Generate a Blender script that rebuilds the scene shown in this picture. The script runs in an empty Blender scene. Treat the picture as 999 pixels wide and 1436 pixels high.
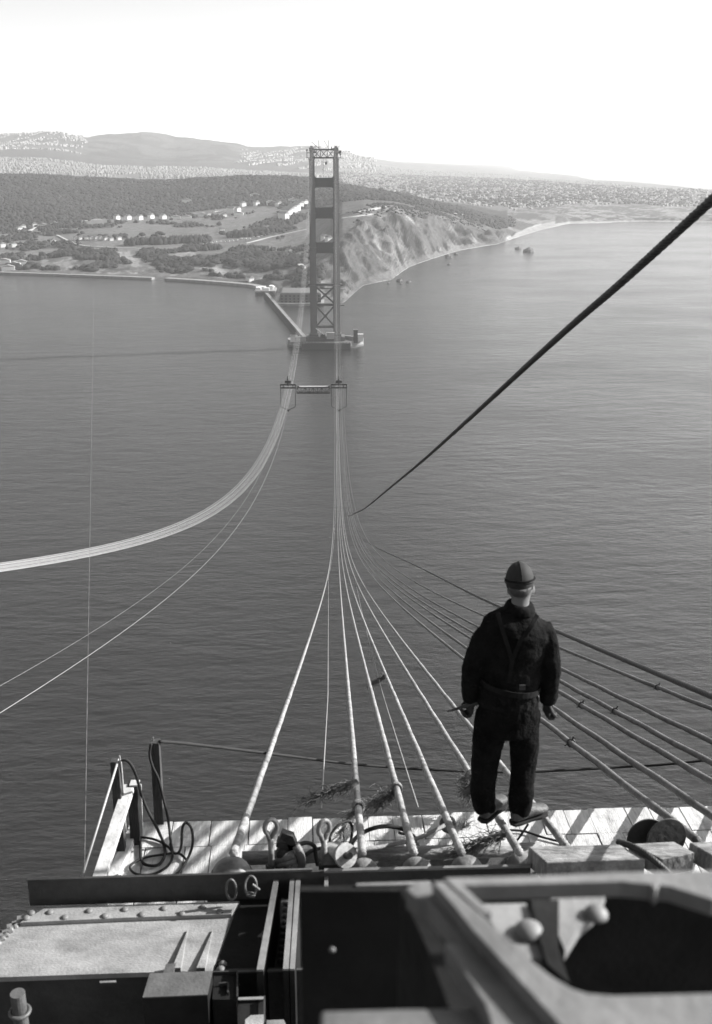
import bpy, math, random
import numpy as np
from mathutils import Vector, Matrix
random.seed(4); rng = np.random.default_rng(4)
R = math.radians
CZ = 233.0                                   # camera height above the water
FPX, TH, PSI = 1500.0, R(19.1), R(1.07)
Fv = Vector((math.sin(PSI)*math.cos(TH), math.cos(PSI)*math.cos(TH), -math.sin(TH)))
Rv = Vector((math.cos(PSI), -math.sin(PSI), 0)); Uv = Rv.cross(Fv)
def ray(x, y): return Fv + Rv*((x-499.5)/FPX) - Uv*((y-718)/FPX)
def gz(x, y, z):                             # point seen at (x, y) on the level z below/above the camera
    d = ray(x, y); t = z/d.z; return Vector((d.x*t, d.y*t, CZ+z))
def gy(x, y, Y):                             # point seen at (x, y) in the upright plane at distance Y
    d = ray(x, y); t = Y/d.y; return Vector((d.x*t, Y, CZ+d.z*t))
def slope(y): d = ray(456, y); return d.z/d.y

# ------------------------------------------------------------------ scene, camera, light
sc = bpy.context.scene; COL = sc.collection
sc.render.engine = 'CYCLES'
sc.view_settings.view_transform = 'Standard'; sc.view_settings.look = 'None'
sc.view_settings.exposure = 1.3; sc.view_settings.gamma = 1
sc.cycles.use_denoising = True
sc.cycles.max_bounces = 5; sc.cycles.diffuse_bounces = 3; sc.cycles.glossy_bounces = 2
sc.cycles.transmission_bounces = 1; sc.cycles.volume_bounces = 1
sc.cycles.caustics_reflective = False; sc.cycles.caustics_refractive = False
cam = bpy.data.cameras.new('camera'); co = bpy.data.objects.new('camera', cam); COL.objects.link(co)
co.location = (0, 0, CZ)
co.rotation_euler = (R(90)-TH, 0, -PSI)
cam.sensor_fit = 'HORIZONTAL'; cam.sensor_width = 36; cam.lens = FPX/999*36
cam.clip_start = 0.05; cam.clip_end = 200000
cam.dof.use_dof = True; cam.dof.focus_distance = 22; cam.dof.aperture_fstop = cam.lens/1000/0.0095
sc.camera = co

SUN_AZ, SUN_EL = R(79), R(30)                # azimuth from forward towards the right
sd = Vector((math.sin(SUN_AZ)*math.cos(SUN_EL), math.cos(SUN_AZ)*math.cos(SUN_EL), math.sin(SUN_EL)))
L = bpy.data.lights.new('sun', 'SUN'); L.energy = 5.0; L.angle = R(0.4); L.color = (1, 0.99, 0.975)
lo = bpy.data.objects.new('sun', L); COL.objects.link(lo); lo.rotation_euler = sd.to_track_quat('Z', 'Y').to_euler()
W = bpy.data.worlds.new('World'); sc.world = W; W.use_nodes = True
nt = W.node_tree; bg = nt.nodes['Background']
sky = nt.nodes.new('ShaderNodeTexSky'); sky.sky_type = 'NISHITA'; sky.sun_disc = False
sky.sun_elevation = SUN_EL; sky.sun_rotation = SUN_AZ; sky.altitude = 200; sky.air_density = 0.42; sky.dust_density = 1.5
bwn = nt.nodes.new('ShaderNodeRGBToBW')
nt.links.new(sky.outputs[0], bwn.inputs[0]); nt.links.new(bwn.outputs[0], bg.inputs[0]); bg.inputs[1].default_value = 0.15

# ------------------------------------------------------------------ materials
def mat(name, c, rough=.7, var=.25, scale=4.0, bump=.0, bscale=30.0, metal=0.0, coord='Object', stretch=(1, 1, 1), spec=.4, streak=0, c2=None):
    m = bpy.data.materials.new(name); m.use_nodes = True; n = m.node_tree.nodes; l = m.node_tree.links
    p = n['Principled BSDF']; p.inputs['Roughness'].default_value = rough; p.inputs['Metallic'].default_value = metal
    p.inputs['Specular IOR Level'].default_value = spec
    tc = n.new('ShaderNodeTexCoord'); mp = n.new('ShaderNodeMapping'); mp.inputs['Scale'].default_value = stretch
    l.new(tc.outputs[coord], mp.inputs[0])
    a = n.new('ShaderNodeTexNoise'); a.inputs['Scale'].default_value = scale; a.inputs['Detail'].default_value = 8; a.inputs['Roughness'].default_value = .65
    l.new(mp.outputs[0], a.inputs[0])
    r = n.new('ShaderNodeValToRGB'); e = r.color_ramp.elements
    lo_, hi_ = c*(1-var), c*(1+var)
    if c2 is not None: lo_ = c2
    e[0].position = .32; e[0].color = (lo_,)*3+(1,); e[1].position = .68; e[1].color = (hi_,)*3+(1,)
    l.new(a.outputs['Fac'], r.inputs[0]); l.new(r.outputs[0], p.inputs['Base Color'])
    if bump:
        b = n.new('ShaderNodeTexNoise'); b.inputs['Scale'].default_value = bscale; b.inputs['Detail'].default_value = 6
        l.new(mp.outputs[0], b.inputs[0])
        bp = n.new('ShaderNodeBump'); bp.inputs['Strength'].default_value = bump; bp.inputs['Distance'].default_value = .02
        l.new(b.outputs['Fac'], bp.inputs['Height']); l.new(bp.outputs[0], p.inputs['Normal'])
    return m
M = {}
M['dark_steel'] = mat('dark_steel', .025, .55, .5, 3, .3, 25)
M['shaded_steel'] = mat('shaded_steel', .012, .6, .5, 3, .2, 25, spec=.12)  # shade of the sunless steel faces put into the base colour
M['lit_steel'] = mat('lit_steel', .16, .6, .35, 2.2, .12, 70, c2=.05)  # dusty upper faces, their sunlight partly put into the colour
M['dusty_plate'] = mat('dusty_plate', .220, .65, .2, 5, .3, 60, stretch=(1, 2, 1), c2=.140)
M['rivet'] = mat('rivet_paint', .12, .6, .2, 20)
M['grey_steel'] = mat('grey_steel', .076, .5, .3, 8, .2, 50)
M['plank'] = mat('plank_wood', .40, .75, .3, 4, .4, 18, stretch=(9, 1, 1))
nd = M['plank'].node_tree; nn = nd.nodes; tcx = nn.new('ShaderNodeTexCoord'); ns = nn.new('ShaderNodeTexNoise'); ns.inputs['Scale'].default_value = 2.6; ns.inputs['Detail'].default_value = 10; ns.inputs['Roughness'].default_value = .8
nd.links.new(tcx.outputs['Object'], ns.inputs[0]); mrx = nn.new('ShaderNodeMapRange'); mrx.inputs[1].default_value = .33; mrx.inputs[2].default_value = .47; mrx.inputs[3].default_value = .5; mrx.inputs[4].default_value = 1.0; nd.links.new(ns.outputs['Fac'], mrx.inputs[0])
vs_ = nn.new('ShaderNodeVectorMath'); vs_.operation = 'SCALE'; nd.links.new(nn['Color Ramp'].outputs[0], vs_.inputs[0]); nd.links.new(mrx.outputs[0], vs_.inputs['Scale']); nd.links.new(vs_.outputs[0], nn['Principled BSDF'].inputs['Base Color'])
M['timber'] = mat('weathered_timber', .205, .8, .45, 6, .6, 22, stretch=(1, 5, 1), c2=.063)
M['timber2'] = mat('pale_timber', .365, .75, .25, 6, .4, 25, stretch=(1, 1, 1))
M['dark_timber'] = mat('dark_timber', .035, .85, .4, 8, .4, 30, stretch=(6, 6, 1))
M['rope'] = mat('wire_rope', .205, .6, .55, 9, .5, 90)
M['rope_dark'] = mat('weathered_wire_rope', .099, .6, .5, 9, .5, 90)
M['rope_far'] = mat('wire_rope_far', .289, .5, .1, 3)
M['black_rope'] = mat('black_wire_rope', .02, .55, .4, 10, .3, 80)
M['manila'] = mat('manila_rope', .152, .85, .3, 12, .5, 90)
M['rag'] = mat('frayed_rag', .24, .95, .6, 14)
M['rag_dark'] = mat('dark_rag', .10, .95, .5, 14)
M['hose'] = mat('rubber_hose', .008, .8, .3, 6)
M['cast'] = mat('cast_iron', .129, .5, .3, 12, .3, 40)
M['cloth'] = mat('dark_denim', .0055, .95, .5, 9, .6, 45, spec=.05)
M['jacket'] = mat('dark_jacket', .008, .95, .5, 8, .6, 40, spec=.05)
M['strap'] = mat('harness_strap', .012, .95, .3, 20, spec=.05)
M['leather'] = mat('boot_leather', .045, .6, .5, 15, .3, 60)
M['glove'] = mat('leather_glove', .02, .8, .4, 20)
M['helmet'] = mat('hard_hat', .02, .75, .3, 10, spec=.25)
M['skin'] = mat('skin', .114, .55, .12, 10)
M['hair'] = mat('hair', .05, .7, .3, 40)
M['tower'] = mat('tower_steel', .085, .6, .15, .05)
M['tower_dark'] = mat('tower_strut_steel', .05, .6, .15, .05)
M['concrete'] = mat('pier_concrete', .17, .8, .3, .15, stretch=(1, 1, .3))
M['concrete_dark'] = mat('wet_concrete', .076, .8, .4, .15)
M['white_wall'] = mat('white_wall', .608, .7, .08, .1)
M['grey_wall'] = mat('grey_wall', .266, .7, .1, .1)
M['roof'] = mat('tile_roof', .198, .8, .2, .2)
M['brick'] = mat('fort_brick', .076, .85, .25, .1)
M['road'] = mat('pale_road', .274, .9, .15, .05)
M['rock'] = mat('sea_rock', .09, .9, .4, .2)
M['tree'] = mat('tree_foliage', .021, .95, .5, .03, spec=.1)
M['city'] = mat('city_walls', .15, .8, .3, .01)
M['surf'] = mat('surf_foam', .42, .9, .1, .05)

def tag(o, label=None, cat=None, group=None, kind=None):
    for k, v in (('label', label), ('category', cat), ('group', group), ('kind', kind)):
        if v: o[k] = v
    return o
def empty(name, loc=(0, 0, 0), rz=0):
    o = bpy.data.objects.new(name, None); COL.objects.link(o); o.location = loc; o.rotation_euler = (0, 0, rz)
    o.empty_display_size = .1
    return o
class MB:
    def __init__(s): s.v = []; s.f = []
    def add(s, vs, fs):
        k = len(s.v); s.v += [tuple(v) for v in vs]; s.f += [tuple(i+k for i in f) for f in fs]; return s
    def box(s, c, d, rot=None):
        c = Vector(c); h = Vector(d)/2; vs = []
        for i in (-1, 1):
            for j in (-1, 1):
                for k in (-1, 1):
                    q = Vector((h.x*i, h.y*j, h.z*k)); vs.append(c+(rot@q if rot else q))
        return s.add(vs, [(0, 1, 3, 2), (4, 6, 7, 5), (0, 4, 5, 1), (2, 3, 7, 6), (0, 2, 6, 4), (1, 5, 7, 3)])
    def bar(s, a, b, w, h=None, up=Vector((0, 0, 1))):
        a = Vector(a); b = Vector(b); h = h or w; d = (b-a).normalized()
        x = d.cross(up)
        if x.length < 1e-4: x = d.cross(Vector((0, 1, 0)))
        x.normalize(); y = x.cross(d); vs = []
        for p in (a, b):
            for i, j in ((-1, -1), (1, -1), (1, 1), (-1, 1)): vs.append(p+x*(w/2*i)+y*(h/2*j))
        return s.add(vs, [(3, 2, 1, 0), (4, 5, 6, 7), (0, 1, 5, 4), (1, 2, 6, 5), (2, 3, 7, 6), (3, 0, 4, 7)])
    def prism(s, pts, down, dirv=Vector((0, 0, -1))):
        pts = [Vector(p) for p in pts]; n = len(pts)
        a = sum(pts[i].x*pts[(i+1) % n].y-pts[(i+1) % n].x*pts[i].y for i in range(n))
        if a < 0: pts.reverse()
        vs = pts+[p+dirv*down for p in pts]
        return s.add(vs, [tuple(range(n)), tuple(range(2*n-1, n-1, -1))]+[(i, i+n, (i+1) % n+n, (i+1) % n) for i in range(n)])
    def tube(s, pts, r, n=8, caps=True, lobes=0, twist=0.0, flat=1.0):
        pts = [Vector(p) for p in pts]; m = len(pts)
        rs = r if isinstance(r, (list, tuple)) else [r]*m
        T = [(pts[min(i+1, m-1)]-pts[max(i-1, 0)]).normalized() for i in range(m)]
        x = T[0].cross(Vector((0, 0, 1)))
        if x.length < 1e-3: x = Vector((1, 0, 0))
        x.normalize(); vs = []; acc = 0
        for i in range(m):
            x = x-T[i]*x.dot(T[i]); x.normalize(); y = T[i].cross(x)
            if i: acc += (pts[i]-pts[i-1]).length*twist
            for k in range(n):
                a = 2*math.pi*k/n; rr = rs[i]
                if lobes: rr *= 1-.16*abs(math.sin((a-acc)*lobes/2))**.7*1.2+.05
                vs.append(pts[i]+x*(math.cos(a)*rr)+y*(math.sin(a)*rr*flat))
        fs = [(i*n+k, i*n+(k+1) % n, (i+1)*n+(k+1) % n, (i+1)*n+k) for i in range(m-1) for k in range(n)]
        if caps: fs += [tuple(range(n-1, -1, -1)), tuple((m-1)*n+k for k in range(n))]
        return s.add(vs, fs)
    def ball(s, c, r, nu=14, nv=9, rot=None, zmin=-1.0):
        c = Vector(c); r = Vector(r) if not isinstance(r, (int, float)) else Vector((r, r, r)); vs = []; fs = []
        for j in range(nv+1):
            z = zmin+(1-zmin)*j/nv; z = math.sin(math.pi/2*z) if zmin < -.5 else math.sin(math.pi/2*z)
            q = math.sqrt(max(0, 1-z*z))
            for i in range(nu):
                a = 2*math.pi*i/nu; p = Vector((q*math.cos(a)*r.x, q*math.sin(a)*r.y, z*r.z)); vs.append(c+(rot@p if rot else p))
        for j in range(nv):
            for i in range(nu): fs.append((j*nu+i, j*nu+(i+1) % nu, (j+1)*nu+(i+1) % nu, (j+1)*nu+i))
        fs.append(tuple(range(nu-1, -1, -1)))
        return s.add(vs, fs)
    def torus(s, c, R1, r, ax, n1=24, n2=8, a0=0, a1=2*math.pi, xd=None):
        ax = Vector(ax).normalized(); x = (xd or ax.cross(Vector((0, .3, 1)))); x = Vector(x); x = (x-ax*x.dot(ax)).normalized(); y = ax.cross(x)
        pts = [Vector(c)+x*(math.cos(t)*R1)+y*(math.sin(t)*R1) for t in [a0+(a1-a0)*i/n1 for i in range(n1+1)]]
        return s.tube(pts, r, n2)
    def build(s, name, m, parent=None, smooth=False, bevel=0):
        me = bpy.data.meshes.new(name); me.from_pydata(s.v, [], s.f); me.update()
        if isinstance(m, (list, tuple)):
            for q in m: me.materials.append(q)
        else: me.materials.append(m)
        if smooth: me.shade_smooth()
        o = bpy.data.objects.new(name, me); COL.objects.link(o)
        if parent: o.parent = parent; o.matrix_parent_inverse = Matrix.Translation(-Vector(parent.location)) if parent.type == 'EMPTY' and parent.rotation_euler.z == 0 else parent.matrix_basis.inverted()
        if bevel:
            b = o.modifiers.new('bevel', 'BEVEL'); b.width = bevel; b.segments = 2; b.limit_method = 'ANGLE'
        return o
def ucopy(o, parent=None):
    c = o.copy(); COL.objects.link(c)
    if parent: c.parent = parent
    for ch in [q for q in o.children]: ucopy(ch, c)
    return c
def spl(pts, n=10):                            # Catmull-Rom through the points
    P = [Vector(p) for p in pts]; P = [P[0]*2-P[1]]+P+[P[-1]*2-P[-2]]; out = []
    for i in range(1, len(P)-2):
        for k in range(n):
            t = k/n; a, b, c, d = P[i-1:i+3]
            out.append(.5*((2*b)+(c-a)*t+(2*a-5*b+4*c-d)*t*t+(3*b-a-3*c+d)*t**3))
    out.append(P[-2]); return out

def fbm(x, y, sc_, octv=5, seed=0, ridged=False):
    r = np.random.default_rng(seed); tot = 0; amp = 1; norm = 0
    for o in range(octv):
        T = r.random((256, 256)); fx = x/sc_; fy = y/sc_
        ix = np.floor(fx).astype(int); iy = np.floor(fy).astype(int); tx = fx-ix; ty = fy-iy
        tx = tx*tx*(3-2*tx); ty = ty*ty*(3-2*ty)
        g = lambda a, b: T[a & 255, b & 255]
        v = (g(ix, iy)*(1-tx)+g(ix+1, iy)*tx)*(1-ty)+(g(ix, iy+1)*(1-tx)+g(ix+1, iy+1)*tx)*ty
        if ridged: v = 1-abs(2*v-1)
        tot = tot+v*amp; norm += amp; amp *= .5; sc_ = sc_/2.03
    return tot/norm
def fast_mesh(name, V, Fq, m, smooth=True, attr=None, parent=None):
    me = bpy.data.meshes.new(name); V = np.asarray(V, np.float32); Fq = np.asarray(Fq, np.int32)
    k = Fq.shape[1]
    me.vertices.add(len(V)); me.vertices.foreach_set('co', V.ravel())
    me.loops.add(Fq.size); me.loops.foreach_set('vertex_index', Fq.ravel())
    me.polygons.add(len(Fq)); me.polygons.foreach_set('loop_start', np.arange(0, Fq.size, k, dtype=np.int32))
    me.polygons.foreach_set('loop_total', np.full(len(Fq), k, np.int32))
    me.update(calc_edges=True); me.materials.append(m)
    if attr is not None:
        a = me.color_attributes.new('cover', 'FLOAT_COLOR', 'POINT')
        c = np.ones((len(V), 4), np.float32); c[:, :3] = attr[:, None]; a.data.foreach_set('color', c.ravel())
    if smooth: me.shade_smooth()
    o = bpy.data.objects.new(name, me); COL.objects.link(o)
    return o

# ------------------------------------------------------------------ water
def water_mat():
    m = bpy.data.materials.new('sea_water'); m.use_nodes = True; n = m.node_tree.nodes; l = m.node_tree.links
    p = n['Principled BSDF']; p.inputs['IOR'].default_value = 1.33
    tc = n.new('ShaderNodeTexCoord')
    def noise(scale, st, rot, det=5, ro=.6):
        mp = n.new('ShaderNodeMapping'); mp.inputs['Scale'].default_value = st; mp.inputs['Rotation'].default_value = (0, 0, rot)
        l.new(tc.outputs['Object'], mp.inputs[0])
        a = n.new('ShaderNodeTexNoise'); a.inputs['Scale'].default_value = scale; a.inputs['Detail'].default_value = det; a.inputs['Roughness'].default_value = ro
        l.new(mp.outputs[0], a.inputs[0]); return a.outputs['Fac']
    def math_(op, a, b=None):
        q = n.new('ShaderNodeMath'); q.operation = op
        for i, v in enumerate((a, b)):
            if v is None: continue
            if isinstance(v, (int, float)): q.inputs[i].default_value = v
            else: l.new(v, q.inputs[i])
        return q.outputs[0]
    w1 = noise(.16, (1, 2.2, 1), R(-18), 4, .6); w2 = noise(.5, (1, 2, 1), R(-30), 5, .65); w3 = noise(.035, (1, 2.4, 1), R(-12), 3)
    h = math_('ADD', math_('MULTIPLY', w1, 2.6), math_('ADD', math_('MULTIPLY', w2, .9), math_('MULTIPLY', w3, 6.0)))
    bp = n.new('ShaderNodeBump'); bp.inputs['Strength'].default_value = 1.0; bp.inputs['Distance'].default_value = .27
    l.new(h, bp.inputs['Height']); l.new(bp.outputs[0], p.inputs['Normal'])
    # slicks and gusts: broad streaks differ in roughness
    s = noise(.004, (1, 2.2, 1), R(14), 6, .6); r_ = n.new('ShaderNodeMapRange'); r_.inputs[1].default_value = .35; r_.inputs[2].default_value = .65
    r_.inputs[3].default_value = .12; r_.inputs[4].default_value = .25
    l.new(s, r_.inputs[0]); l.new(r_.outputs[0], p.inputs['Roughness'])
    sx = n.new('ShaderNodeSeparateXYZ'); wob = noise(.006, (1, 1, 1), 0, 3); l.new(tc.outputs['Object'], sx.inputs[0])
    e_ = math_('ADD', math_('SUBTRACT', sx.outputs[1], math_('MULTIPLY', sx.outputs[0], .188)), math_('MULTIPLY', wob, 34))
    dl = math_('ABSOLUTE', math_('SUBTRACT', e_, 1292)); band = math_('MAXIMUM', math_('SUBTRACT', 1, math_('DIVIDE', dl, 14)), 0)
    band = math_('MULTIPLY', band, math_('LESS_THAN', sx.outputs[0], -62))
    gu = noise(.0021, (1, 1.9, 1), R(20), 7, .68); g2 = n.new('ShaderNodeMapRange'); g2.inputs[1].default_value = .36; g2.inputs[2].default_value = .64; g2.inputs[3].default_value = .58; g2.inputs[4].default_value = .95
    l.new(gu, g2.inputs[0]); l.new(math_('MULTIPLY', g2.outputs[0], math_('SUBTRACT', 1, math_('MULTIPLY', band, .9))), p.inputs['Specular IOR Level'])
    # few whitecaps
    c = noise(.33, (1, 1.8, 1), R(-30), 4, .75); c2 = noise(.02, (1, 1.5, 1), 0, 3)
    cc = math_('MULTIPLY', math_('GREATER_THAN', c, .73), math_('GREATER_THAN', c2, .50))
    mx = n.new('ShaderNodeMixRGB'); mx.inputs[1].default_value = (.008,)*3+(1,); mx.inputs[2].default_value = (.45,)*3+(1,)
    l.new(cc, mx.inputs[0]); l.new(mx.outputs[0], p.inputs['Base Color'])
    return m
mb = MB(); S = 60000
mb.add([(-S, -7000, 0), (S, -7000, 0), (S, 70000, 0), (-S, 70000, 0)], [(0, 1, 2, 3)])
tag(mb.build('water', water_mat()), kind='structure')

# ------------------------------------------------------------------ terrain
def zz(Y, y): return CZ+slope(y)*Y
cols = {   # photo column: twelve stations (distance, height); height given as image row when prefixed by 'y'
 -160: [(2140, 0), (2165, 5), (2300, 'y360'), (2450, 'y344'), (2750, 'y322'), (3750, 'y240'), (4400, 70), (5200, 'y236'), (6300, 'y220'), (7500, 'y210'), (9000, 'y192'), (11500, 60)],
 0:   [(2045, 0), (2070, 5), (2200, 'y366'), (2340, 'y348'), (2680, 'y322'), (3700, 'y243'), (4400, 70), (5200, 'y238'), (6300, 'y222'), (7500, 'y210'), (9000, 'y191'), (11500, 60)],
 70:  [(2005, 0), (2030, 5), (2180, 'y364'), (2350, 'y345'), (2700, 'y320'), (3700, 'y245'), (4400, 70), (5200, 'y241'), (6300, 'y224'), (7500, 'y210'), (9000, 'y187'), (11500, 60)],
 130: [(1975, 0), (2000, 6), (2180, 'y357'), (2400, 'y335'), (2900, 'y306'), (3700, 'y250'), (4400, 60), (5200, 'y247'), (6500, 'y232'), (7700, 'y216'), (9000, 'y192'), (11500, 60)],
 165: [(1960, 0), (1985, 6), (2180, 'y357'), (2400, 'y335'), (2930, 'y304'), (3680, 'y251'), (4400, 60), (5200, 'y249'), (6500, 'y234'), (7700, 'y220'), (9000, 'y187'), (11500, 60)],
 205: [(1950, 0), (1975, 6), (2180, 'y357'), (2400, 'y335'), (2950, 'y302'), (3650, 'y252'), (4400, 60), (5200, 'y250'), (6500, 'y236'), (7700, 'y222'), (9000, 'y181'), (11500, 60)],
 250: [(1935, 0), (1960, 6), (2160, 'y358'), (2400, 'y335'), (3000, 'y299'), (3600, 'y250'), (4400, 60), (5200, 'y248'), (6500, 'y237'), (7700, 'y225'), (9000, 'y187'), (11500, 60)],
 300: [(1895, 0), (1920, 6), (2120, 'y360'), (2400, 'y335'), (3000, 'y294'), (3550, 'y248'), (4400, 60), (5200, 'y247'), (6500, 'y238'), (7500, 'y226'), (8800, 'y195'), (11500, 60)],
 350: [(1860, 0), (1885, 6), (2080, 'y362'), (2350, 'y337'), (3000, 'y289'), (3500, 'y248'), (4400, 60), (5200, 'y247'), (6500, 'y240'), (7500, 'y230'), (8600, 'y206'), (11500, 60)],
 400: [(1760, 0), (1790, 6), (1990, 'y372'), (2250, 'y342'), (2900, 'y289'), (3450, 'y249'), (4400, 60), (5200, 'y248'), (6500, 'y241'), (7400, 'y232'), (8500, 'y204'), (11500, 60)],
 440: [(1640, 0), (1665, 5), (1850, 'y380'), (2150, 'y345'), (2800, 'y292'), (3350, 'y252'), (4300, 60), (5200, 'y250'), (6500, 'y242'), (7300, 'y233'), (8500, 'y203'), (11500, 60)],
 480: [(1640, 0), (1680, 4), (1960, 'y345'), (2200, 'y310'), (2600, 'y283'), (3200, 'y258'), (4300, 50), (5200, 'y253'), (6500, 'y243'), (7200, 'y236'), (8500, 'y210'), (11500, 60)],
 510: [(1862, 0), (1890, 4), (2150, 'y318'), (2300, 'y295'), (2600, 'y280'), (3100, 'y264'), (4200, 45), (5200, 'y257'), (6500, 'y245'), (7200, 'y239'), (8500, 'y219'), (11500, 40)],
 550: [(1941, 0), (1965, 5), (2280, 'y305'), (2400, 'y290'), (2650, 'y282'), (3000, 'y271'), (3800, 45), (4800, 'y264'), (6500, 'y248'), (7400, 'y241'), (8500, 'y226'), (11500, 30)],
 575: [(2150, 0), (2170, 5), (2380, 'y306'), (2470, 'y293'), (2700, 'y286'), (2980, 'y277'), (3700, 45), (4800, 'y265'), (6500, 'y250'), (7600, 'y243'), (8500, 'y229'), (11500, 30)],
 600: [(2268, 0), (2286, 5), (2450, 'y309'), (2540, 'y298'), (2750, 'y291'), (2950, 'y284'), (3600, 42), (4800, 'y266'), (6500, 'y251'), (7600, 'y244'), (8700, 'y231'), (11500, 20)],
 650: [(2500, 0), (2515, 5), (2640, 'y321'), (2720, 'y312'), (2820, 'y306'), (2900, 'y299'), (3500, 35), (4600, 'y270'), (6500, 'y253'), (7600, 'y246'), (8700, 'y234'), (11500, 10)],
 700: [(2645, 0), (2658, 4), (2730, 'y331'), (2800, 'y326'), (2850, 'y322'), (2900, 'y318'), (3300, 24), (4300, 'y275'), (6000, 'y256'), (7600, 'y248'), (8700, 'y239'), (11500, 0)],
 722: [(2800, 0), (2840, 3), (2880, 6), (2930, 10), (2990, 14), (3050, 18), (3400, 24), (4300, 'y276'), (6000, 'y257'), (7600, 'y249'), (8500, 'y242'), (10500, -5)],
 760: [(3080, 0), (3160, 3), (3200, 5), (3240, 8), (3280, 12), (3320, 16), (3500, 24), (4300, 'y277'), (5800, 'y258'), (7000, 'y252'), (7800, 'y247'), (9500, -5)],
 800: [(3330, 0), (3350, 4), (3370, 12), (3400, 18), (3440, 22), (3500, 25), (3700, 30), (4300, 'y278'), (5600, 'y260'), (6400, 'y256'), (7000, 'y251'), (8500, -5)],
 900: [(3390, 0), (3400, 4), (3410, 10), (3440, 14), (3480, 18), (3560, 22), (3700, 26), (4100, 'y282'), (4800, 'y270'), (5200, 'y265'), (5600, 'y262'), (7000, -8)],
 999: [(3350, 0), (3360, 4), (3370, 10), (3400, 13), (3450, 16), (3500, 18), (3700, 22), (4000, 'y286'), (4300, 'y276'), (4500, 'y271'), (4700, 'y268'), (5600, -8)],
 1200: [(3250, 0), (3260, 4), (3270, 10), (3300, 13), (3350, 16), (3400, 18), (3500, 22), (3700, 25), (3900, 30), (4000, 34), (4100, 34), (4800, -8)],
}
ck = sorted(cols); uk = np.array([ray(c, 300).x/ray(c, 300).y for c in ck])
KY = np.zeros((len(ck), 13)); KZ = np.zeros((len(ck), 13))
for i, c in enumerate(ck):
    st = cols[c]; KY[i, 0] = st[0][0]-60; KZ[i, 0] = -14
    for j, (Y, z) in enumerate(st): KY[i, j+1] = Y; KZ[i, j+1] = zz(Y, float(z[1:])) if isinstance(z, str) else z
segn = [4, 8, 34, 26, 34, 40, 10, 18, 24, 24, 34, 8]
tp = np.concatenate([np.arange(n)/n+i for i, n in enumerate(segn)]+[[12.0]])
NC = 620; us = np.linspace(uk[0], uk[-1], NC)
YK = np.stack([np.interp(us, uk, KY[:, j]) for j in range(13)], 1); ZK = np.stack([np.interp(us, uk, KZ[:, j]) for j in range(13)], 1)
TY = np.stack([np.interp(tp, range(13), YK[i]) for i in range(NC)]); TZ = np.stack([np.interp(tp, range(13), ZK[i]) for i in range(NC)])
# smooth along the distance to round the stations off
for _ in range(3):
    Z2 = TZ.copy(); Z2[:, 6:-1] = (TZ[:, 5:-2]+TZ[:, 6:-1]*2+TZ[:, 7:])/4; TZ = Z2
U2 = np.repeat(us[:, None], len(tp), 1); TX = U2*TY; TT = np.repeat(tp[None], NC, 0)
pxc = np.interp(U2, uk, ck)
sm = lambda a, b, x: np.clip((x-a)/(b-a), 0, 1)**2*(3-2*np.clip((x-a)/(b-a), 0, 1))
shore = fbm(TX, TY, 90, 4, 5)-.5
TY = TY+shore*18*(1-sm(1.5, 3, TT)); TX = U2*TY
right = sm(455, 490, pxc)*(1-sm(700, 735, pxc))
east = 1-sm(440, 480, pxc)
inbluff = sm(1.7, 2.2, TT)*(1-sm(3.0, 3.6, TT))
rid = fbm(TX*1.0+TY*.35, TY*.45-TX*.2, 70, 5, 11, True)
TZ = TZ+(rid-.62)*46*right*inbluff*sm(2.0, 2.6, TT)
TZ = TZ+(fbm(TX*.9+TY*.5, TY*.5-TX*.3, 26, 5, 19, True)-.6)*24*right*inbluff
TZ = TZ+(fbm(TX, TY, 60, 5, 12)-.5)*16*east*inbluff
TZ = TZ+(fbm(TX, TY, 260, 5, 13)-.5)*13*sm(3, 3.6, TT)*(1-sm(4.4, 5, TT))*(1-right*.5)
TZ = TZ+(fbm(TX, TY, 200, 5, 14)-.5)*22*sm(4.8, 5.4, TT)*(1-sm(6.8, 7.5, TT))*(1-sm(640, 760, pxc)*.8)
far_n = fbm(TX, TY, 900, 6, 15)-.5; rf = fbm(TX, TY, 1300, 6, 16, True)-.6
TZ = TZ+(far_n*95+rf*115)*sm(8.5, 10, TT)*(1-sm(440, 560, pxc)*.85)
TZ = np.where((TT > 1.2) & (TT < 11), np.maximum(TZ, 1.2), TZ)
nr = len(tp); V = np.stack([TX, TY, TZ], 2).reshape(-1, 3)
ii, jj = np.meshgrid(np.arange(NC-1), np.arange(nr-1), indexing='ij'); a = (ii*nr+jj).ravel()
Fq = np.stack([a, a+nr, a+nr+1, a+1], 1)
# land cover: albedo of what grows or lies there
n1 = fbm(TX, TY, 60, 5, 21); n2 = fbm(TX, TY, 240, 5, 22); n3 = fbm(TX*1.3+TY*.5, TY*.5-TX*.3, 34, 5, 23); n4 = fbm(TX, TY, 18, 3, 24)
grass = .135+.10*(n2-.5)+.10*(n1-.5)
forest = .022+.02*n4
bl_e = np.where(n1 > .53, .045, .11)+.05*(n4-.5)+.12*sm(.60, .66, n3)
n5 = fbm(TX*1.4+TY*.5, TY*.4-TX*.2, 22, 5, 27)
cl = .03+.10*(n5-.5)+.12*(n4-.5)+.09*sm(.50, .62, n5)*sm(.5, .58, n1)+.06*sm(.54, .66, n3)+.06*(n4 > .6)
scrub = .085+.06*(n4-.5)+.05*(n2-.5)
cl = np.clip(cl, .02, .3)
cover = np.full_like(TX, .2)
isr = pxc > 465
sh = TT < 2.05
cover = np.where(sh, np.where(isr, np.where(n1 > .5, .13, .08), .11), cover)
cover = np.where(~sh & (TT < 3.2), np.where(isr, np.where(sm(.46, .56, n2+.12*(2.7-TT)) > .5, cl, scrub), bl_e), cover)
mead = (TT >= 3.2) & (TT < 5)
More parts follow.
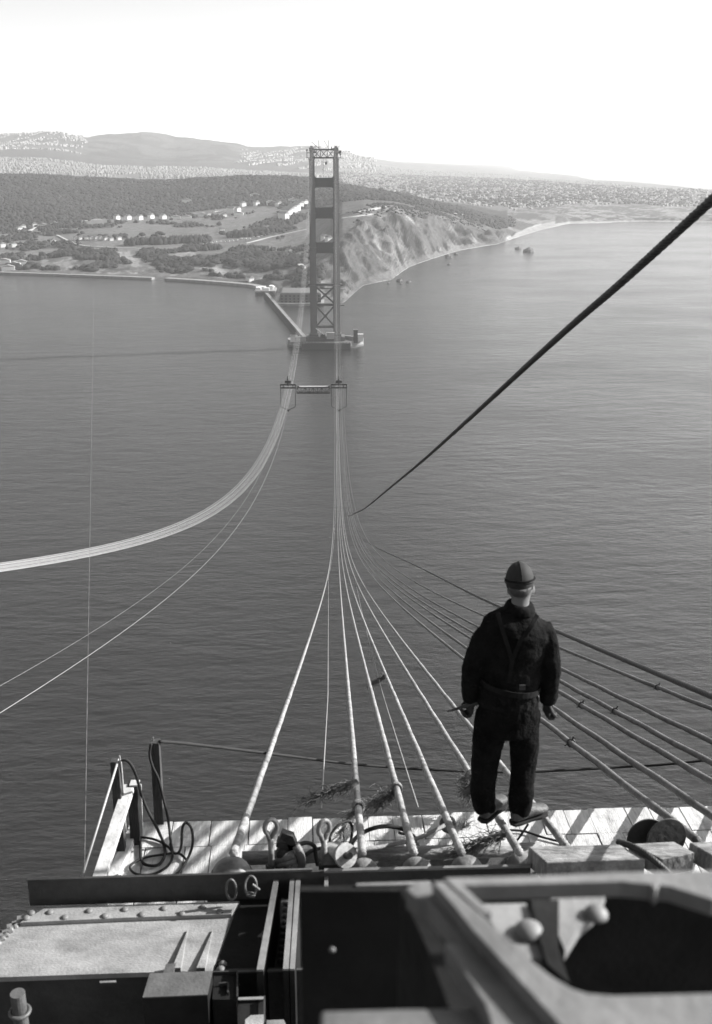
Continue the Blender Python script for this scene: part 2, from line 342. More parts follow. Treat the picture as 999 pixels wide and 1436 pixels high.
cover = np.where(mead, np.where(isr, np.where((n2 > .56) & (pxc < 560), .15, scrub), np.where(n1+.25*(n2-.5) > .64, .05, grass)), cover)
cover = np.where(mead & (pxc < 105), np.where(n1 > .52, .15, .055), cover)
cover = np.where((TT >= 5) & (TT < 7.2), forest, cover)
cover = np.where((TT >= 7.2) & (TT < 9.4), .09+.10*(n1-.5)+.05*n4, cover)
parkd = sm(8.9, 9.05, TT)*(1-sm(9.5, 9.7, TT))
cover = np.where((parkd > .5) & (pxc < 700), .045, cover)
hill = TT >= 9.6
cover = np.where(hill, np.where(n2+.3*(fbm(TX, TY, 900, 3, 33)-.5) > .47, .022, .06), cover)
cover = np.where(hill & (pxc > 460), .14+.1*(n1-.5), cover)
beach = (pxc > 712) & (TT < 7.3)
cover = np.where(beach, np.where(TT < 1.9+1.4*sm(705, 745, pxc)+(n1-.5), .27, np.where(n1 > .5, .06, .16)), cover)
cover = np.where((pxc > 780) & (TT > 2.05) & (TT < 7.3), np.where(n4+n1 > 1.02, .2, .07), cover)
m = bpy.data.materials.new('land_cover'); m.use_nodes = True; n = m.node_tree.nodes; l = m.node_tree.links
p = n['Principled BSDF']; p.inputs['Roughness'].default_value = .95; p.inputs['Specular IOR Level'].default_value = .1
at = n.new('ShaderNodeVertexColor'); at.layer_name = 'cover'
tc = n.new('ShaderNodeTexCoord'); nz = n.new('ShaderNodeTexNoise'); nz.inputs['Scale'].default_value = .07; nz.inputs['Detail'].default_value = 8; nz.inputs['Roughness'].default_value = .75
l.new(tc.outputs['Object'], nz.inputs[0])
mr = n.new('ShaderNodeMapRange'); mr.inputs[1].default_value = .3; mr.inputs[2].default_value = .7; mr.inputs[3].default_value = .38; mr.inputs[4].default_value = 1.12
l.new(nz.outputs['Fac'], mr.inputs[0])
mx = n.new('ShaderNodeVectorMath'); mx.operation = 'SCALE'; l.new(at.outputs[0], mx.inputs[0]); l.new(mr.outputs[0], mx.inputs['Scale']); l.new(mx.outputs[0], p.inputs['Base Color'])
bp = n.new('ShaderNodeBump'); bp.inputs['Distance'].default_value = 5.0; bp.inputs['Strength'].default_value = 1.0; l.new(nz.outputs['Fac'], bp.inputs['Height']); l.new(bp.outputs[0], p.inputs['Normal'])
tag(fast_mesh('terrain', V, Fq, m, True, cover.ravel()), kind='structure')

def land(u, t):                                # surface height at azimuth u and station t
    i = int(np.clip((u-us[0])/(us[1]-us[0]), 0, NC-1)); j = int(np.clip(np.searchsorted(tp, t), 0, nr-1))
    return Vector((TX[i, j], TY[i, j], TZ[i, j]))
def hit(px, py, lo=1.0, hi=12.0):              # where the line of sight (px, py) first meets the land
    d = ray(px, py); u = d.x/d.y; i = int(np.clip(round((u-us[0])/(us[1]-us[0])), 0, NC-1)); k = d.z/d.y
    ok = (CZ+k*TY[i] <= TZ[i]) & (tp >= lo) & (tp <= hi)
    j = int(np.argmax(ok)) if ok.any() else int(np.argmin(np.where((tp >= lo) & (tp <= 8), abs(CZ+k*TY[i]-TZ[i]), 1e9)))
    return Vector((u*TY[i, j], TY[i, j], TZ[i, j]))

# ------------------------------------------------------------------ woods, city (uncountable masses)
def scatter(n, mask, seed):
    r = np.random.default_rng(seed); idx = np.argwhere(mask)
    area = TY[idx[:, 0], idx[:, 1]]*np.gradient(TY, axis=1)[idx[:, 0], idx[:, 1]]; area = np.abs(area); area /= area.sum()
    s = idx[r.choice(len(idx), n, p=area)]; i, j = s[:, 0], s[:, 1]
    fi, fj = r.random(n), r.random(n); i2 = np.minimum(i+1, NC-1); j2 = np.minimum(j+1, nr-1)
    g = lambda A: (A[i, j]*(1-fi)+A[i2, j]*fi)*(1-fj)+(A[i, j2]*(1-fi)+A[i2, j2]*fi)*fj
    return g(TX), g(TY), g(TZ)
def clumps(name, x, y, z, hh, rr, m):
    n_ = len(x); k = 6; r = np.random.default_rng(7); ring = np.arange(k)*2*np.pi/k
    base = []
    for f, q in ((.05, .75), (.4, 1.0), (.75, .7)):
        base.append(np.stack([np.cos(ring)*q, np.sin(ring)*q, np.full(k, f)], 1))
    base = np.concatenate(base+[np.array([[0, 0, 1.0]])]); nv = len(base)
    Vv = base[None]*np.stack([rr, rr, hh], 1)[:, None]; Vv = Vv*(1+r.uniform(-.3, .3, Vv.shape)); Vv += np.stack([x, y, z-.5], 1)[:, None]
    tri = []
    for a_ in range(2):
        for i in range(k):
            p0, p1 = a_*k+i, a_*k+(i+1) % k; tri += [(p0, p1, p1+k), (p0, p1+k, p0+k)]
    tri += [(2*k+i, 2*k+(i+1) % k, 3*k) for i in range(k)]; tri = np.array(tri)
    return fast_mesh(name, Vv.reshape(-1, 3), (tri[None]+(np.arange(n_)*nv)[:, None, None]).reshape(-1, 3), m, True)
def wood(name, n_, mask, h0, h1, seed, kind='stuff'):
    x, y, z = scatter(n_, mask, seed); r = np.random.default_rng(seed+1); h = r.uniform(h0, h1, n_)*(.6+.9*fbm(x, y, 55, 3, 77))
    return tag(clumps(name, x, y, z, h, h*r.uniform(.6, 1.15, n_), M['tree']), kind=kind)
wood('forest', 30000, (TT > 4.95) & (TT < 6.6) & (cover < .09) & (pxc < 720), 4, 8, 31)['label'] = 'dark cypress and pine forest covering the ridge behind the meadows'
wood('woodland', 6500, (TT > 2.1) & (TT < 3.4) & (cover < .085) & (pxc < 450), 4, 8, 32)['label'] = 'dark woods on the bluffs above the seawall'
wood('thickets', 1300, (TT > 3.2) & (TT < 5) & (cover < .07) & (pxc < 450), 4, 7, 33)['label'] = 'scattered dark thickets among the meadows'
wood('scrub', 900, (TT > 3.2) & (TT < 5.3) & (pxc > 480) & (pxc < 700) & (n2 > .55), 2, 4, 34)['label'] = 'low scrub along the cliff tops right of the tower'
wood('park_trees', 5000, (TT > 7.3) & (TT < 9.5) & (pxc > 465) & (n1+.12*(pxc > 560) > .56), 5, 9, 35)['label'] = 'tree belts among the hazy houses beyond the beach'
def city(name, n_, mask, seed, lab, s0=(8, 14), hh=(7, 13), ang=.25, step=95):
    x, y, z = scatter(n_, mask, seed); r = np.random.default_rng(seed)
    c, s = math.cos(ang), math.sin(ang); a_ = x*c+y*s; b_ = -x*s+y*c      # snap to street fronts
    b_ = np.round(b_/step)*step+r.uniform(-1, 1, n_)*9+np.sign(r.uniform(-1, 1, n_))*14
    x2, y2 = a_*c-b_*s, a_*s+b_*c; z2 = z
    w = r.uniform(*s0, n_)/2; d = r.uniform(*s0, n_)/2*1.3; h = r.uniform(*hh, n_)
    cs = np.array([(-1, -1), (1, -1), (1, 1), (-1, 1)]); P = []
    for zf in (0, 1):
        for i in range(4):
            lx, ly = cs[i, 0]*w, cs[i, 1]*d; P.append(np.stack([x2+lx*c-ly*s, y2+lx*s+ly*c, z2-4+zf*(h+4)], 1))
    Vv = np.stack(P, 1); q = np.array([(4, 5, 6, 7), (0, 1, 5, 4), (1, 2, 6, 5), (2, 3, 7, 6), (3, 0, 4, 7)])
    o = fast_mesh(name, Vv.reshape(-1, 3), (q[None]+(np.arange(n_)*8)[:, None, None]).reshape(-1, 4), M['city'], False); o['label'] = lab; return tag(o, kind='stuff')
cm = (pxc < 470) & (TT > 7.0) & (TT < 8.95) & (n2+.3*(n1-.5) > .44)
city('city_houses', 9500, cm, 41, 'white specks of city houses in the valley beyond the forest ridge', (7, 13), (5, 10))
city('hillside_houses', 4200, (TT > 9.5) & (TT < 10.9) & ((pxc < 120) | (pxc > 340)) & (pxc < 520) & (n2 > .45), 42, 'pale streets of houses climbing the distant hills', (7, 15), (5, 9), .9, 150)
city('suburb_houses', 7000, (pxc > 475) & (TT > 7.2) & (TT < 10.4) & (n1 > .42), 43, 'pale hazy rows of houses beyond the beach', (6, 11), (4, 6), .15, 70)
# ------------------------------------------------------------------ distant hills
mb = MB(); N = 160
for (Y0, x0, x1, hfun, dep) in ((24000, -9000, 6500, lambda s: 265+120*math.sin(s*7)*.5+60*math.sin(s*23+1)+95*math.exp(-((s-.62)/.12)**2), 3000),):
    vs = []
    for i in range(N+1):
        s = i/N; x = x0+(x1-x0)*s; e = min(1, s*6, (1-s)*5); h = max(0, hfun(s)*e)
        vs += [(x, Y0-dep, -2), (x, Y0-dep*.4, h*.6), (x, Y0, h), (x, Y0+dep, -2)]
    mb.add(vs, [(i*4+k, i*4+4+k, i*4+5+k, i*4+1+k) for i in range(N) for k in range(3)])
tag(mb.build('distant_hills', mat('hill_grass', .08, .9, .2, .002)), kind='structure')

# ------------------------------------------------------------------ roads and surf draped on the land
def ribbon(name, pts, w, m, kind='structure', up=1.0, lo=1.0):
    P = [hit(x, y, lo)+Vector((0, 0, up)) for x, y in pts]; P = spl(P, 6); mb = MB(); vs = []
    for i, q in enumerate(P):
        d = (P[min(i+1, len(P)-1)]-P[max(i-1, 0)]); d.z = 0; d.normalize(); s = Vector((d.y, -d.x, 0))
        vs += [q+s*w/2, q-s*w/2, q-s*w/2-Vector((0, 0, 2.5)), q+s*w/2-Vector((0, 0, 2.5))]
    k = len(P); fs = [(i*4+a, i*4+(a+1) % 4, i*4+4+(a+1) % 4, i*4+4+a) for i in range(k-1) for a in range(4)]+[(0, 1, 2, 3), (k*4-1, k*4-2, k*4-3, k*4-4)]
    mb.add(vs, fs); return tag(mb.build(name, m), kind=kind)
ribbon('road', [(324, 357), (345, 361), (380, 366), (415, 370), (428, 378)], 9, M['road'])
ribbon('road', [(482, 301), (500, 298), (525, 293), (545, 289), (556, 290)], 11, M['road'])
ribbon('road', [(480, 307), (500, 304), (520, 301)], 9, M['road'])
ribbon('road', [(636, 299), (650, 301), (668, 305)], 8, M['road'])
ribbon('road', [(36, 326), (52, 319), (72, 314), (110, 311), (150, 308), (200, 311), (260, 309), (330, 304)], 6, M['road'])
ribbon('road', [(80, 330), (110, 343), (150, 347), (250, 352)], 5, M['road'])
ribbon('road', [(345, 342), (380, 333), (430, 322)], 5, M['road'])
mb = MB()                                       # surf line of broken foam along the beaches
def surf(px0, px1, w):
    i0 = int(np.searchsorted(np.array([np.interp(u, uk, ck) for u in us]), px0)); i1 = int(np.searchsorted(np.array([np.interp(u, uk, ck) for u in us]), px1))
    vs = []; k = 0
    for i in range(i0, i1):
        j = int(np.argmax(TZ[i] > .05)); ys = TY[i, j]; uu = us[i]; ww = w*(.5+.9*fbm(np.array([TX[i, j]]), np.array([ys]), 40, 3, 9)[0]*random.uniform(.7, 1.2))
        for q, zq in ((ys+2, .12), (ys-ww, .12)): vs.append((uu*q, q, zq))
        k += 1
    mb.add(vs, [(2*i, 2*i+1, 2*i+3, 2*i+2) for i in range(k-1)])
surf(481, 556, 5); surf(556, 715, 8); surf(715, 860, 14)
o = tag(mb.build('surf', M['surf']), 'white line of surf along the beaches below the cliffs', kind='stuff')
for k, (x, y, s) in enumerate([(629, 361, 9), (560, 394, 6), (573, 396, 5), (562, 398, 3), (630, 371, 4), (727, 349, 8), (742, 353, 13), (545, 397, 3), (640, 357, 6)]):
    q = gz(x, y, -CZ); mb = MB(); mb.ball(q, (s*.95, s*.8, s*.7), 9, 6)
    mb.v = [tuple(Vector(v)+Vector((random.uniform(-1, 1), random.uniform(-1, 1), random.uniform(-1, 1)))*s*.16) for v in mb.v]
    names = ['large dark rock rising out of the surf below the cliff', 'small dark rock off the point left of its lighter neighbour', 'small rock furthest off the point near the cliff foot', 'tiny rock just below the pair off the point', 'flat rock awash below the big surf rock', 'small low rock awash off the beach end', 'broad dark rock standing alone off the beach end', 'tiny rock close to the point, leftmost of the cluster', 'dark rock against the shore beside the large surf rock']
    tag(mb.build('sea_rock', M['rock']), names[k], 'rock', 'rocks off the shore')

# ------------------------------------------------------------------ houses of the post, tree rows
def house_mesh(w, d, h, rh, wall, gab=True):
    e = empty('house'); b = MB()
    b.box((0, 0, h/2-2), (w, d, h+4)).build('wall', wall, e)
    r_ = MB(); o_ = .6
    r_.add([(-w/2-o_, -d/2-o_, h+.02), (w/2+o_, -d/2-o_, h+.02), (w/2+o_, d/2+o_, h+.02), (-w/2-o_, d/2+o_, h+.02), (0, -d/2-o_, h+rh), (0, d/2+o_, h+rh)],
           [(0, 3, 2, 1), (0, 1, 4), (1, 2, 5, 4), (2, 3, 5), (3, 0, 4, 5)]); r_.build('roof', M['roof'], e)
    return e
def win(e, w, d, h, n_, fl):
    b = MB()
    for k in range(fl):
        for i in range(n_): b.box((-w/2+w*(i+.5)/n_, -d/2-.04, h*(k+.55)/fl), (w/n_*.4, .12, h/fl*.45))
    b.build('window', M['brick'], e)
hA = house_mesh(11, 13, 8, 4.5, M['white_wall'])
hB = house_mesh(24, 12, 6, 3.5, M['white_wall'])
hC = house_mesh(12, 30, 13, 5, M['white_wall'])
hD = house_mesh(6, 9, 4, 2.4, M['white_wall'])
used = set()
ORD = ['first', 'second', 'third', 'fourth', 'fifth', 'sixth', 'seventh', 'eighth', 'ninth', 'tenth', 'eleventh', 'twelfth', 'thirteenth', 'fourteenth', 'fifteenth', 'sixteenth']
def row(proto, pts, rz, lab, cat, group, name, sc_=1.0):
    for i, (x, y) in enumerate(pts):
        o = proto if proto not in used else ucopy(proto); used.add(proto)
        o.name = name; o.location = hit(x, y, 2.0, 6.5); o.rotation_euler = (0, 0, rz+random.uniform(-.08, .08)); o.scale = (sc_,)*3
        tag(o, lab % ORD[i] if '%s' in lab else lab, cat, group)
row(hA, [(164, 308), (180, 308), (196, 308), (212, 307), (229, 307)], 0.75, 'white gabled house along the far edge of the meadow, %s from the left of five', 'house', 'white houses along the meadow edge', 'gabled_house', 1.1)
row(hB, [(247, 307), (262, 307), (284, 304), (307, 302), (335, 303)], .1, 'long low white building at the meadow edge, %s of the row of five', 'building', 'low buildings along the meadow', 'low_building')
row(hC, [(325, 300), (331, 299)], .7, 'tall white barrack end at the meadow corner, %s of the close pair', 'barracks', 'pair of tall barracks', 'barracks')
row(hC, [(398, 307), (402, 304), (406, 301), (410, 298), (414, 296), (419, 292), (425, 290)], .7, 'tall white barrack in the slanting row left of the tower, %s from the near end', 'barracks', 'row of white barracks left of the tower', 'barracks', 1.0)
row(hA, [(341, 290), (360, 289), (391, 289)], .55, 'white house on the far side of the parade ground, %s from the left', 'house', 'houses beyond the parade ground', 'gabled_house', 1.15)
row(hB, [(381, 286), (262, 284), (412, 284), (358, 276)], .2, 'long pale building among the trees above the meadow, %s of four', 'building', 'buildings among the trees', 'low_building', 1.1)
row(hA, [(303, 299), (293, 303), (315, 305), (321, 298)], .4, 'small white house in the cluster left of the barrack pair, %s of four', 'house', 'houses clustered by the barracks', 'gabled_house', .9)
row(hD, [(106, 336), (113, 336), (121, 336), (128, 336), (135, 336), (141, 336), (148, 337), (156, 337), (167, 336)], .5, 'small white hut in the straight row on the lower meadow, %s from the left', 'hut', 'row of small huts on the lower meadow', 'small_hut', 1.35)
row(hB, [(77, 317), (60, 319)], .1, 'long white shed at the left forest edge, %s of two', 'shed', 'sheds at the forest edge', 'long_shed', .9)
row(hA, [(28, 324), (33, 322), (49, 320), (75, 342), (4, 347), (20, 347)], .5, 'white house at the left edge of the post, %s of six scattered ones', 'house', 'scattered houses at the left edge', 'gabled_house', .95)
row(hB, [(6, 369), (20, 374), (12, 379), (30, 371)], .15, 'pale shed by the shore at the left edge, %s of four', 'shed', 'sheds by the shore at the left edge', 'shore_shed', 1.0)
row(hD, [(311, 325), (351, 397), (405, 356), (455, 336), (461, 337)], .5, 'lone small white building on open ground, %s of five', 'hut', 'lone huts on open ground', 'small_hut', 1.5)
# parked cars along the meadow road
pc = empty('parked_car'); MB().box((0, 0, .75), (1.9, 4.6, .8)).build('body', M['white_wall'], pc); MB().box((0, -.2, 1.5), (1.6, 2.4, .75)).build('cabin', M['grey_wall'], pc)
row(pc, [(x, 343-.13*(x-285)+random.uniform(-1, 1)) for x in np.linspace(285, 368, 15)], 1.2, 'parked car in the long line along the meadow road, %s from the left', 'car', 'cars parked along the meadow road', 'parked_car', 1.25)
def trow(name, pts, w, h, lab):
    X = []; P = spl([hit(x, y, 2.2, 6) for x, y in pts], 14)
    for q in P:
        for _ in range(5): X.append(q+Vector((random.uniform(-w, w), random.uniform(-w, w), -1)))
    X = np.array([tuple(v) for v in X]); hh = rng.uniform(h*.7, h*1.2, len(X))
    return tag(clumps(name, X[:, 0], X[:, 1], X[:, 2], hh, hh*.45, M['tree']), lab, 'tree row')
trow('tree_row', [(183, 344), (205, 342), (225, 342), (250, 341), (272, 340), (289, 338)], 11, 13, 'dark row of cypress trees across the middle of the meadow')
trow('tree_row', [(328, 334), (355, 330), (380, 325), (405, 316), (425, 306)], 12, 13, 'dark belt of trees slanting up towards the tower')
trow('tree_row', [(62, 323), (78, 320), (98, 319), (118, 318)], 12, 8, 'low dark trees below the white sheds at the left')
trow('tree_row', [(280, 352), (292, 350), (304, 350)], 12, 10, 'dark clump of trees below the parked cars')
trow('tree_row', [(328, 352), (345, 349), (362, 350), (380, 352)], 10, 8, 'low tree clump inside the bend of the road')
trow('tree_row', [(395, 352), (410, 350), (428, 351)], 8, 7, 'thin row of bushes left of the tower foot')

# ------------------------------------------------------------------ seawall, dock, trestle, fort
def wallstrip(name, pts, w, z0, z1, m, lab, cat):
    P = [gz(x, y, -CZ) for x, y in pts]; P = spl(P, 6); mb = MB(); vs = []
    for i, q in enumerate(P):
        d = (P[min(i+1, len(P)-1)]-P[max(i-1, 0)]); d.z = 0; d.normalize(); s = Vector((d.y, -d.x, 0))
        for a_, z_ in ((.5, z0), (.5, z1), (-.5, z1), (-.5, z0)): v = q+s*w*a_; v.z = z_; vs.append(v)
    k = len(P); mb.add(vs, [(i*4+a, i*4+(a+1) % 4, i*4+4+(a+1) % 4, i*4+4+a) for i in range(k-1) for a in range(4)]+[(3, 2, 1, 0), (k*4-4, k*4-3, k*4-2, k*4-1)])
    return tag(mb.build(name, m), lab, cat)
wallstrip('seawall', [(-60, 381), (0, 384), (60, 386), (140, 389), (215, 392)], 12, -2, 4, M['concrete'], 'pale low seawall along the foot of the wooded bluff at left', 'wall')
wallstrip('seawall', [(234, 393), (280, 396), (330, 400), (358, 403), (372, 408)], 14, -2, 4.5, M['concrete'], 'pale seawall running right to the dock near the fort', 'wall')
tr = empty('access_trestle', gz(400, 437, -CZ)); pA, pB = gz(374, 411, -CZ+8), gz(440, 468, -CZ+8)
pB = Vector((-38, 1300, 8)); 
MB().bar(pA, pB, 5, 1.2).build('deck', M['concrete'], tr)
b = MB(); dv = (pB-pA); nL = int(dv.length/7); sd_ = Vector((dv.y, -dv.x, 0)).normalized()
for i in range(nL+1):
    q = pA+dv*(i/nL); b = MB()
    for s in (-3, 0, 3): b.tube([q+sd_*s+Vector((0, 0, -.6)), q+sd_*s*1.5+Vector((0, 0, -12))], .5, 5)
    b.bar(q-sd_*3.5+Vector((0, 0, -1.4)), q+sd_*3.5+Vector((0, 0, -1.4)), .8); b.build('pile_bent', M['dark_timber'], tr)
b = MB()
for s in (-3.3, 3.3): b.bar(pA+sd_*s+Vector((0, 0, 1.8)), pB+sd_*s+Vector((0, 0, 1.8)), .3)
b.build('railing', M['dark_timber'], tr)
tag(tr, 'long straight trestle on piles running from the shore dock to the tower pier', 'trestle')
dk = empty('shore_dock', gz(372, 416, -CZ)); q = gz(372, 413, -CZ)
MB().box(q+Vector((0, 20, 5)), (34, 46, 2)).build('deck', M['concrete'], dk)
b = MB()
for i in range(5):
    for j in range(6): b.tube([q+Vector((-15+i*7.5, 0+j*8.5, 4)), q+Vector((-15+i*7.5, j*8.5, -8))], .6, 5)
b.build('pile', M['dark_timber'], dk)
for (dx, dy, w, d, h) in ((-11, 8, 8, 10, 5), (2, 6, 9, 7, 4), (-6, 26, 12, 8, 4), (9, 22, 6, 12, 6), (10, 36, 8, 8, 3)): MB().box(q+Vector((dx, dy, 6+h/2)), (w, d, h)).build('shed', M['white_wall'], dk)
tag(dk, 'small working dock with pale sheds where the trestle meets the shore', 'dock')
ft = empty('brick_fort', gz(415, 424, -CZ)); c0 = gz(402, 426, -CZ+2); c1 = gz(434, 426, -CZ+2); Yf = c0.y
MB().box(((c0.x+c1.x)/2+4, Yf+32, 9), (62, 62, 16)).build('wall', M['brick'], ft)
b = MB()
for r_ in range(3):
    for i in range(10): MB().box(((c0.x+c1.x)/2+4-28+i*6.2, Yf+.9, 5+r_*4.3), (2.6, .4, 2.4)).build('casemate', M['shaded_steel'], ft)
MB().box(((c0.x+c1.x)/2+4, Yf+32, 17.6), (58, 58, 1.2)).build('roof', M['brick'], ft)
MB().prism([(c0.x-14, Yf-7, 3.6), (c1.x+22, Yf-7, 3.6), (c1.x+22, Yf+60, 3.6), (c0.x-14, Yf+60, 3.6)], 6).build('seawall', M['concrete'], ft)
tag(ft, 'dark square brick fort on the point behind the tower', 'fort')

# ------------------------------------------------------------------ far tower
TYc = 1280.0; XL, XR = -26.4, 1.0; XC = (XL+XR)/2
def zt(y): return CZ+slope(y)*TYc
tw = empty('bridge_tower', (XC, TYc, 8))
levels = [470, 399, 346, 298, 256, 222, 210]    # image rows of the steps in the legs
for sgn, xc in ((-1, XL), (1, XR)):
    b = MB(); w0 = [8.2, 7.6, 7.2, 6.8, 6.2, 4.4]; d0 = [13, 12, 11, 10, 9, 7.5]
    for i in range(6):
        z0, z1 = zt(levels[i]), zt(levels[i+1]); w, d = w0[i], d0[i]
        b.box((xc, TYc, (z0+z1)/2), (w*.62, d, z1-z0)); b.box((xc, TYc, (z0+z1)/2-.15), (w, d*.66, z1-z0-.3))
        b.box((xc, TYc, (z0+z1)/2-.3), (w*.82, d*.84, z1-z0-.6))
        b.box((xc, TYc, z1-.5), (w+.8, d+.8, 1.0))
    b.build('leg', M['tower'], tw)
    b = MB(); b.box((xc, TYc, zt(471)-2.5), (13, 19, 6)); b.box((xc, TYc, zt(471)+2), (10.5, 16, 3)); b.build('base', M['tower_dark'], tw)
def portal(y0, y1, fil, x0=XL, x1=XR, th=5.0, wl=3.2):
    zt_, zb = zt(y0), zt(y1); e = empty
    b = MB(); a0, a1 = x0+wl, x1-wl
    def fillet(xc, zc, sx, sz, r):
        n = 7; c = Vector((xc, 0, zc)); pts = [c]+[c+Vector((sx*(r-r*math.sin(t)), 0, sz*(r-r*math.cos(t)))) for t in [math.pi/2*i/n for i in range(n+1)]]
        pts = [Vector((p.x, TYc-th/2, p.z)) for p in pts]
        v = pts+[p+Vector((0, th, 0)) for p in pts]; k = len(pts); b.add(v, [tuple(range(k)), tuple(range(2*k-1, k-1, -1))]+[(i, (i+1) % k, (i+1) % k+k, i+k) for i in range(k)])
    b.box(((a0+a1)/2, TYc, (zt_+zb)/2), (a1-a0+.6, th, zt_-zb))
    for i in range(9): b.box((a0+(a1-a0)*(i+.5)/9, TYc-th/2-.15, (zt_+zb)/2), (.9, .4, (zt_-zb)*.8))
    for k_ in (-1, 1): b.box(((a0+a1)/2, TYc, zt_ if k_ > 0 else zb), (a1-a0+.5, th+1, .8))
    for sx, xc in ((1, a0), (-1, a1)):
        fillet(xc, zb, sx, -1, fil); fillet(xc, zt_, sx, 1, fil)
    b.build('portal_strut', M['tower_dark'], tw)
portal(249.5, 262, 3.2); portal(291, 305.5, 3.4); portal(340, 354, 3.2)
b = MB(); zt0, zt1 = zt(209.5), zt(221)             # top truss
for z_ in (zt0, zt1): b.box((XC, TYc, z_), (27.4, 2.2, 1.6))
for i in range(3):
    xa, xb = XL+2+i*7.8, XL+2+(i+1)*7.8
    b.bar((xa, TYc, zt0), (xb, TYc, zt1), .7); b.bar((xa, TYc, zt1), (xb, TYc, zt0), .7); b.bar((xb, TYc, zt0), (xb, TYc, zt1), .8)
for sx, xc in ((1, XL+2), (-1, XR-2)):
    b.add([(xc, TYc-1, zt1), (xc+sx*2.2, TYc-1, zt1), (xc, TYc-1, zt1-2.6), (xc, TYc+1, zt1), (xc+sx*2.2, TYc+1, zt1), (xc, TYc+1, zt1-2.6)], [(0, 1, 2), (5, 4, 3), (0, 3, 4, 1), (1, 4, 5, 2), (2, 5, 3, 0)])
b.build('top_truss', M['tower_dark'], tw)
b = MB()                                           # working platforms at the leg tops
for xc in (XL, XR):
    b.box((xc, TYc, zt(221)), (11.5, 12, .6)); b.box((xc, TYc, zt(214)), (10, 12, .6))
    for s in (-1, 1):
        for z_ in (zt(217), zt(211)): b.bar((xc+s*5.4, TYc-6, z_), (xc+s*5.4, TYc+6, z_), .3)
        for q in (-6, 0, 6): b.bar((xc+s*5.4, TYc+q, zt(221.5)), (xc+s*5.4, TYc+q, zt(210.5)), .4)
    for k_ in range(9): b.box((xc+random.uniform(-5.5, 5.5), TYc+random.uniform(-6, 3), zt(random.uniform(206, 220))), (random.uniform(1, 3), 2, random.uniform(1, 2.5)))
    for k_ in range(4): b.bar((xc+random.uniform(-5, 5), TYc-5, zt(215)), (xc+random.uniform(-6, 6), TYc-5, zt(203.5)), .3)
    b.box((xc, TYc, zt(208.5)), (5.5, 9, 3)); b.box((xc, TYc, zt(206)), (3, 6, 2.4))
b.build('work_platform', M['dark_steel'], tw)
b = MB(); b.bar((-26.5, TYc, zt(404.5)), (1.2, TYc, zt(404.5)), 1.2, 1.0)
b.box((XC, TYc, zt(399)), (27.4+13, 8, 2.2)); b.box((XC, TYc, zt(427)), (27.4-6, 5, 2.6)); b.box((XC, TYc, zt(458)), (27.4-6, 5, 2.4))
for ya, yb in ((402, 425), (429, 457)):
    za, zb_ = zt(ya), zt(yb); b.bar((XL+3, TYc, za), (XR-3, TYc, zb_), 1.9, 1.9); b.bar((XL+3, TYc+.1, zb_), (XR-3, TYc+.1, za), 1.9, 1.9)
    b.box((XC, TYc-.6, (za+zb_)/2), (4, 2, 4))
b.build('cross_brace', M['tower_dark'], tw)
b = MB(); b.box((XL+4, TYc-7, zt(399)+1), (3, 3, 1.5)); b.box((XR+6, TYc-5, zt(427)), (6, 3, 1)); b.box((XR+6, TYc-6, zt(399)), (3, 3, 1.2)); b.build('side_stage', M['dark_steel'], tw)
tag(tw, 'tall unfinished steel suspension tower with portal struts standing on its pier in the strait', 'bridge tower')
# derricks on top
for k, (x, sx) in enumerate(((XL+8.3, -1), (XR-8.5, -1))):
    e = empty('top_derrick', (x, TYc, zt(209))); zb_ = zt(209)
    b = MB(); b.tube([(x, TYc, zb_), (x, TYc, zb_+9.5)], .35, 6); b.build('mast', M['dark_steel'], e)
    MB().tube([(x, TYc, zb_+1), (x-8.5+k*4, TYc-1, zb_+8+k)], .28, 6).build('boom', M['dark_steel'], e)
    MB().tube([(x, TYc, zb_+9.3), (x-8.5+k*4, TYc-1, zb_+8+k)], .1, 5).build('stay', M['dark_steel'], e)
    tag(e, ['derrick with long leaning boom on the left of the tower top', 'derrick with short steep boom near the middle of the tower top'][k], 'derrick', 'derricks on the tower top')
e = empty('hoist_bucket', (XC+2.5, TYc-3, zt(228))); b = MB(); b.tube([(XC+2.5, TYc-3, zt(221)), (XC+2.5, TYc-3, zt(226))], .12, 5); b.build('line', M['dark_steel'], e)
b = MB(); b.tube([(XC+2.5, TYc-3, zt(226)), (XC+2.5, TYc-3, zt(227)), (XC+2.5, TYc-3, zt(230)), (XC+2.5, TYc-3, zt(230.5))], [.3, 1.0, 1.1, .6], 8); b.build('bucket', M['dark_steel'], e)
tag(e, 'small dark bucket hanging in the top opening of the far tower', 'hoist bucket')
tag(MB().tube([(XC-.5, TYc-2, zt(221)), (XC-.5, TYc-2, zt(244))], .1, 5).build('hoist_line', M['dark_steel']), 'thin hoist line hanging in the top opening left of the bucket', 'line')
# pier and fender
pf = empty('pier_fender', (XC, 1284, 0)); cx, cy, ax_, by_ = XC, 1292.0, 46.0, 26.0
def oval(b, a0, b0, a1, b1, z0, z1, n=64, ang=(0, 2*math.pi)):
    vs = []; fs = []
    for i in range(n+1):
        t = ang[0]+(ang[1]-ang[0])*i/n; c, s = math.cos(t), math.sin(t)
        vs += [(cx+a0*c, cy+b0*s, z0), (cx+a0*c, cy+b0*s, z1), (cx+a1*c, cy+b1*s, z1), (cx+a1*c, cy+b1*s, z0)]
    fs = [(i*4+k, i*4+4+k, i*4+4+(k+1) % 4, i*4+(k+1) % 4) for i in range(n) for k in range(4)]
    b.add(vs, fs+[(0, 1, 2, 3), (n*4+3, n*4+2, n*4+1, n*4)])
b = MB(); oval(b, ax_, by_, ax_-4, by_-4, -3, 8.0); b.build('fender_wall', M['concrete'], pf)
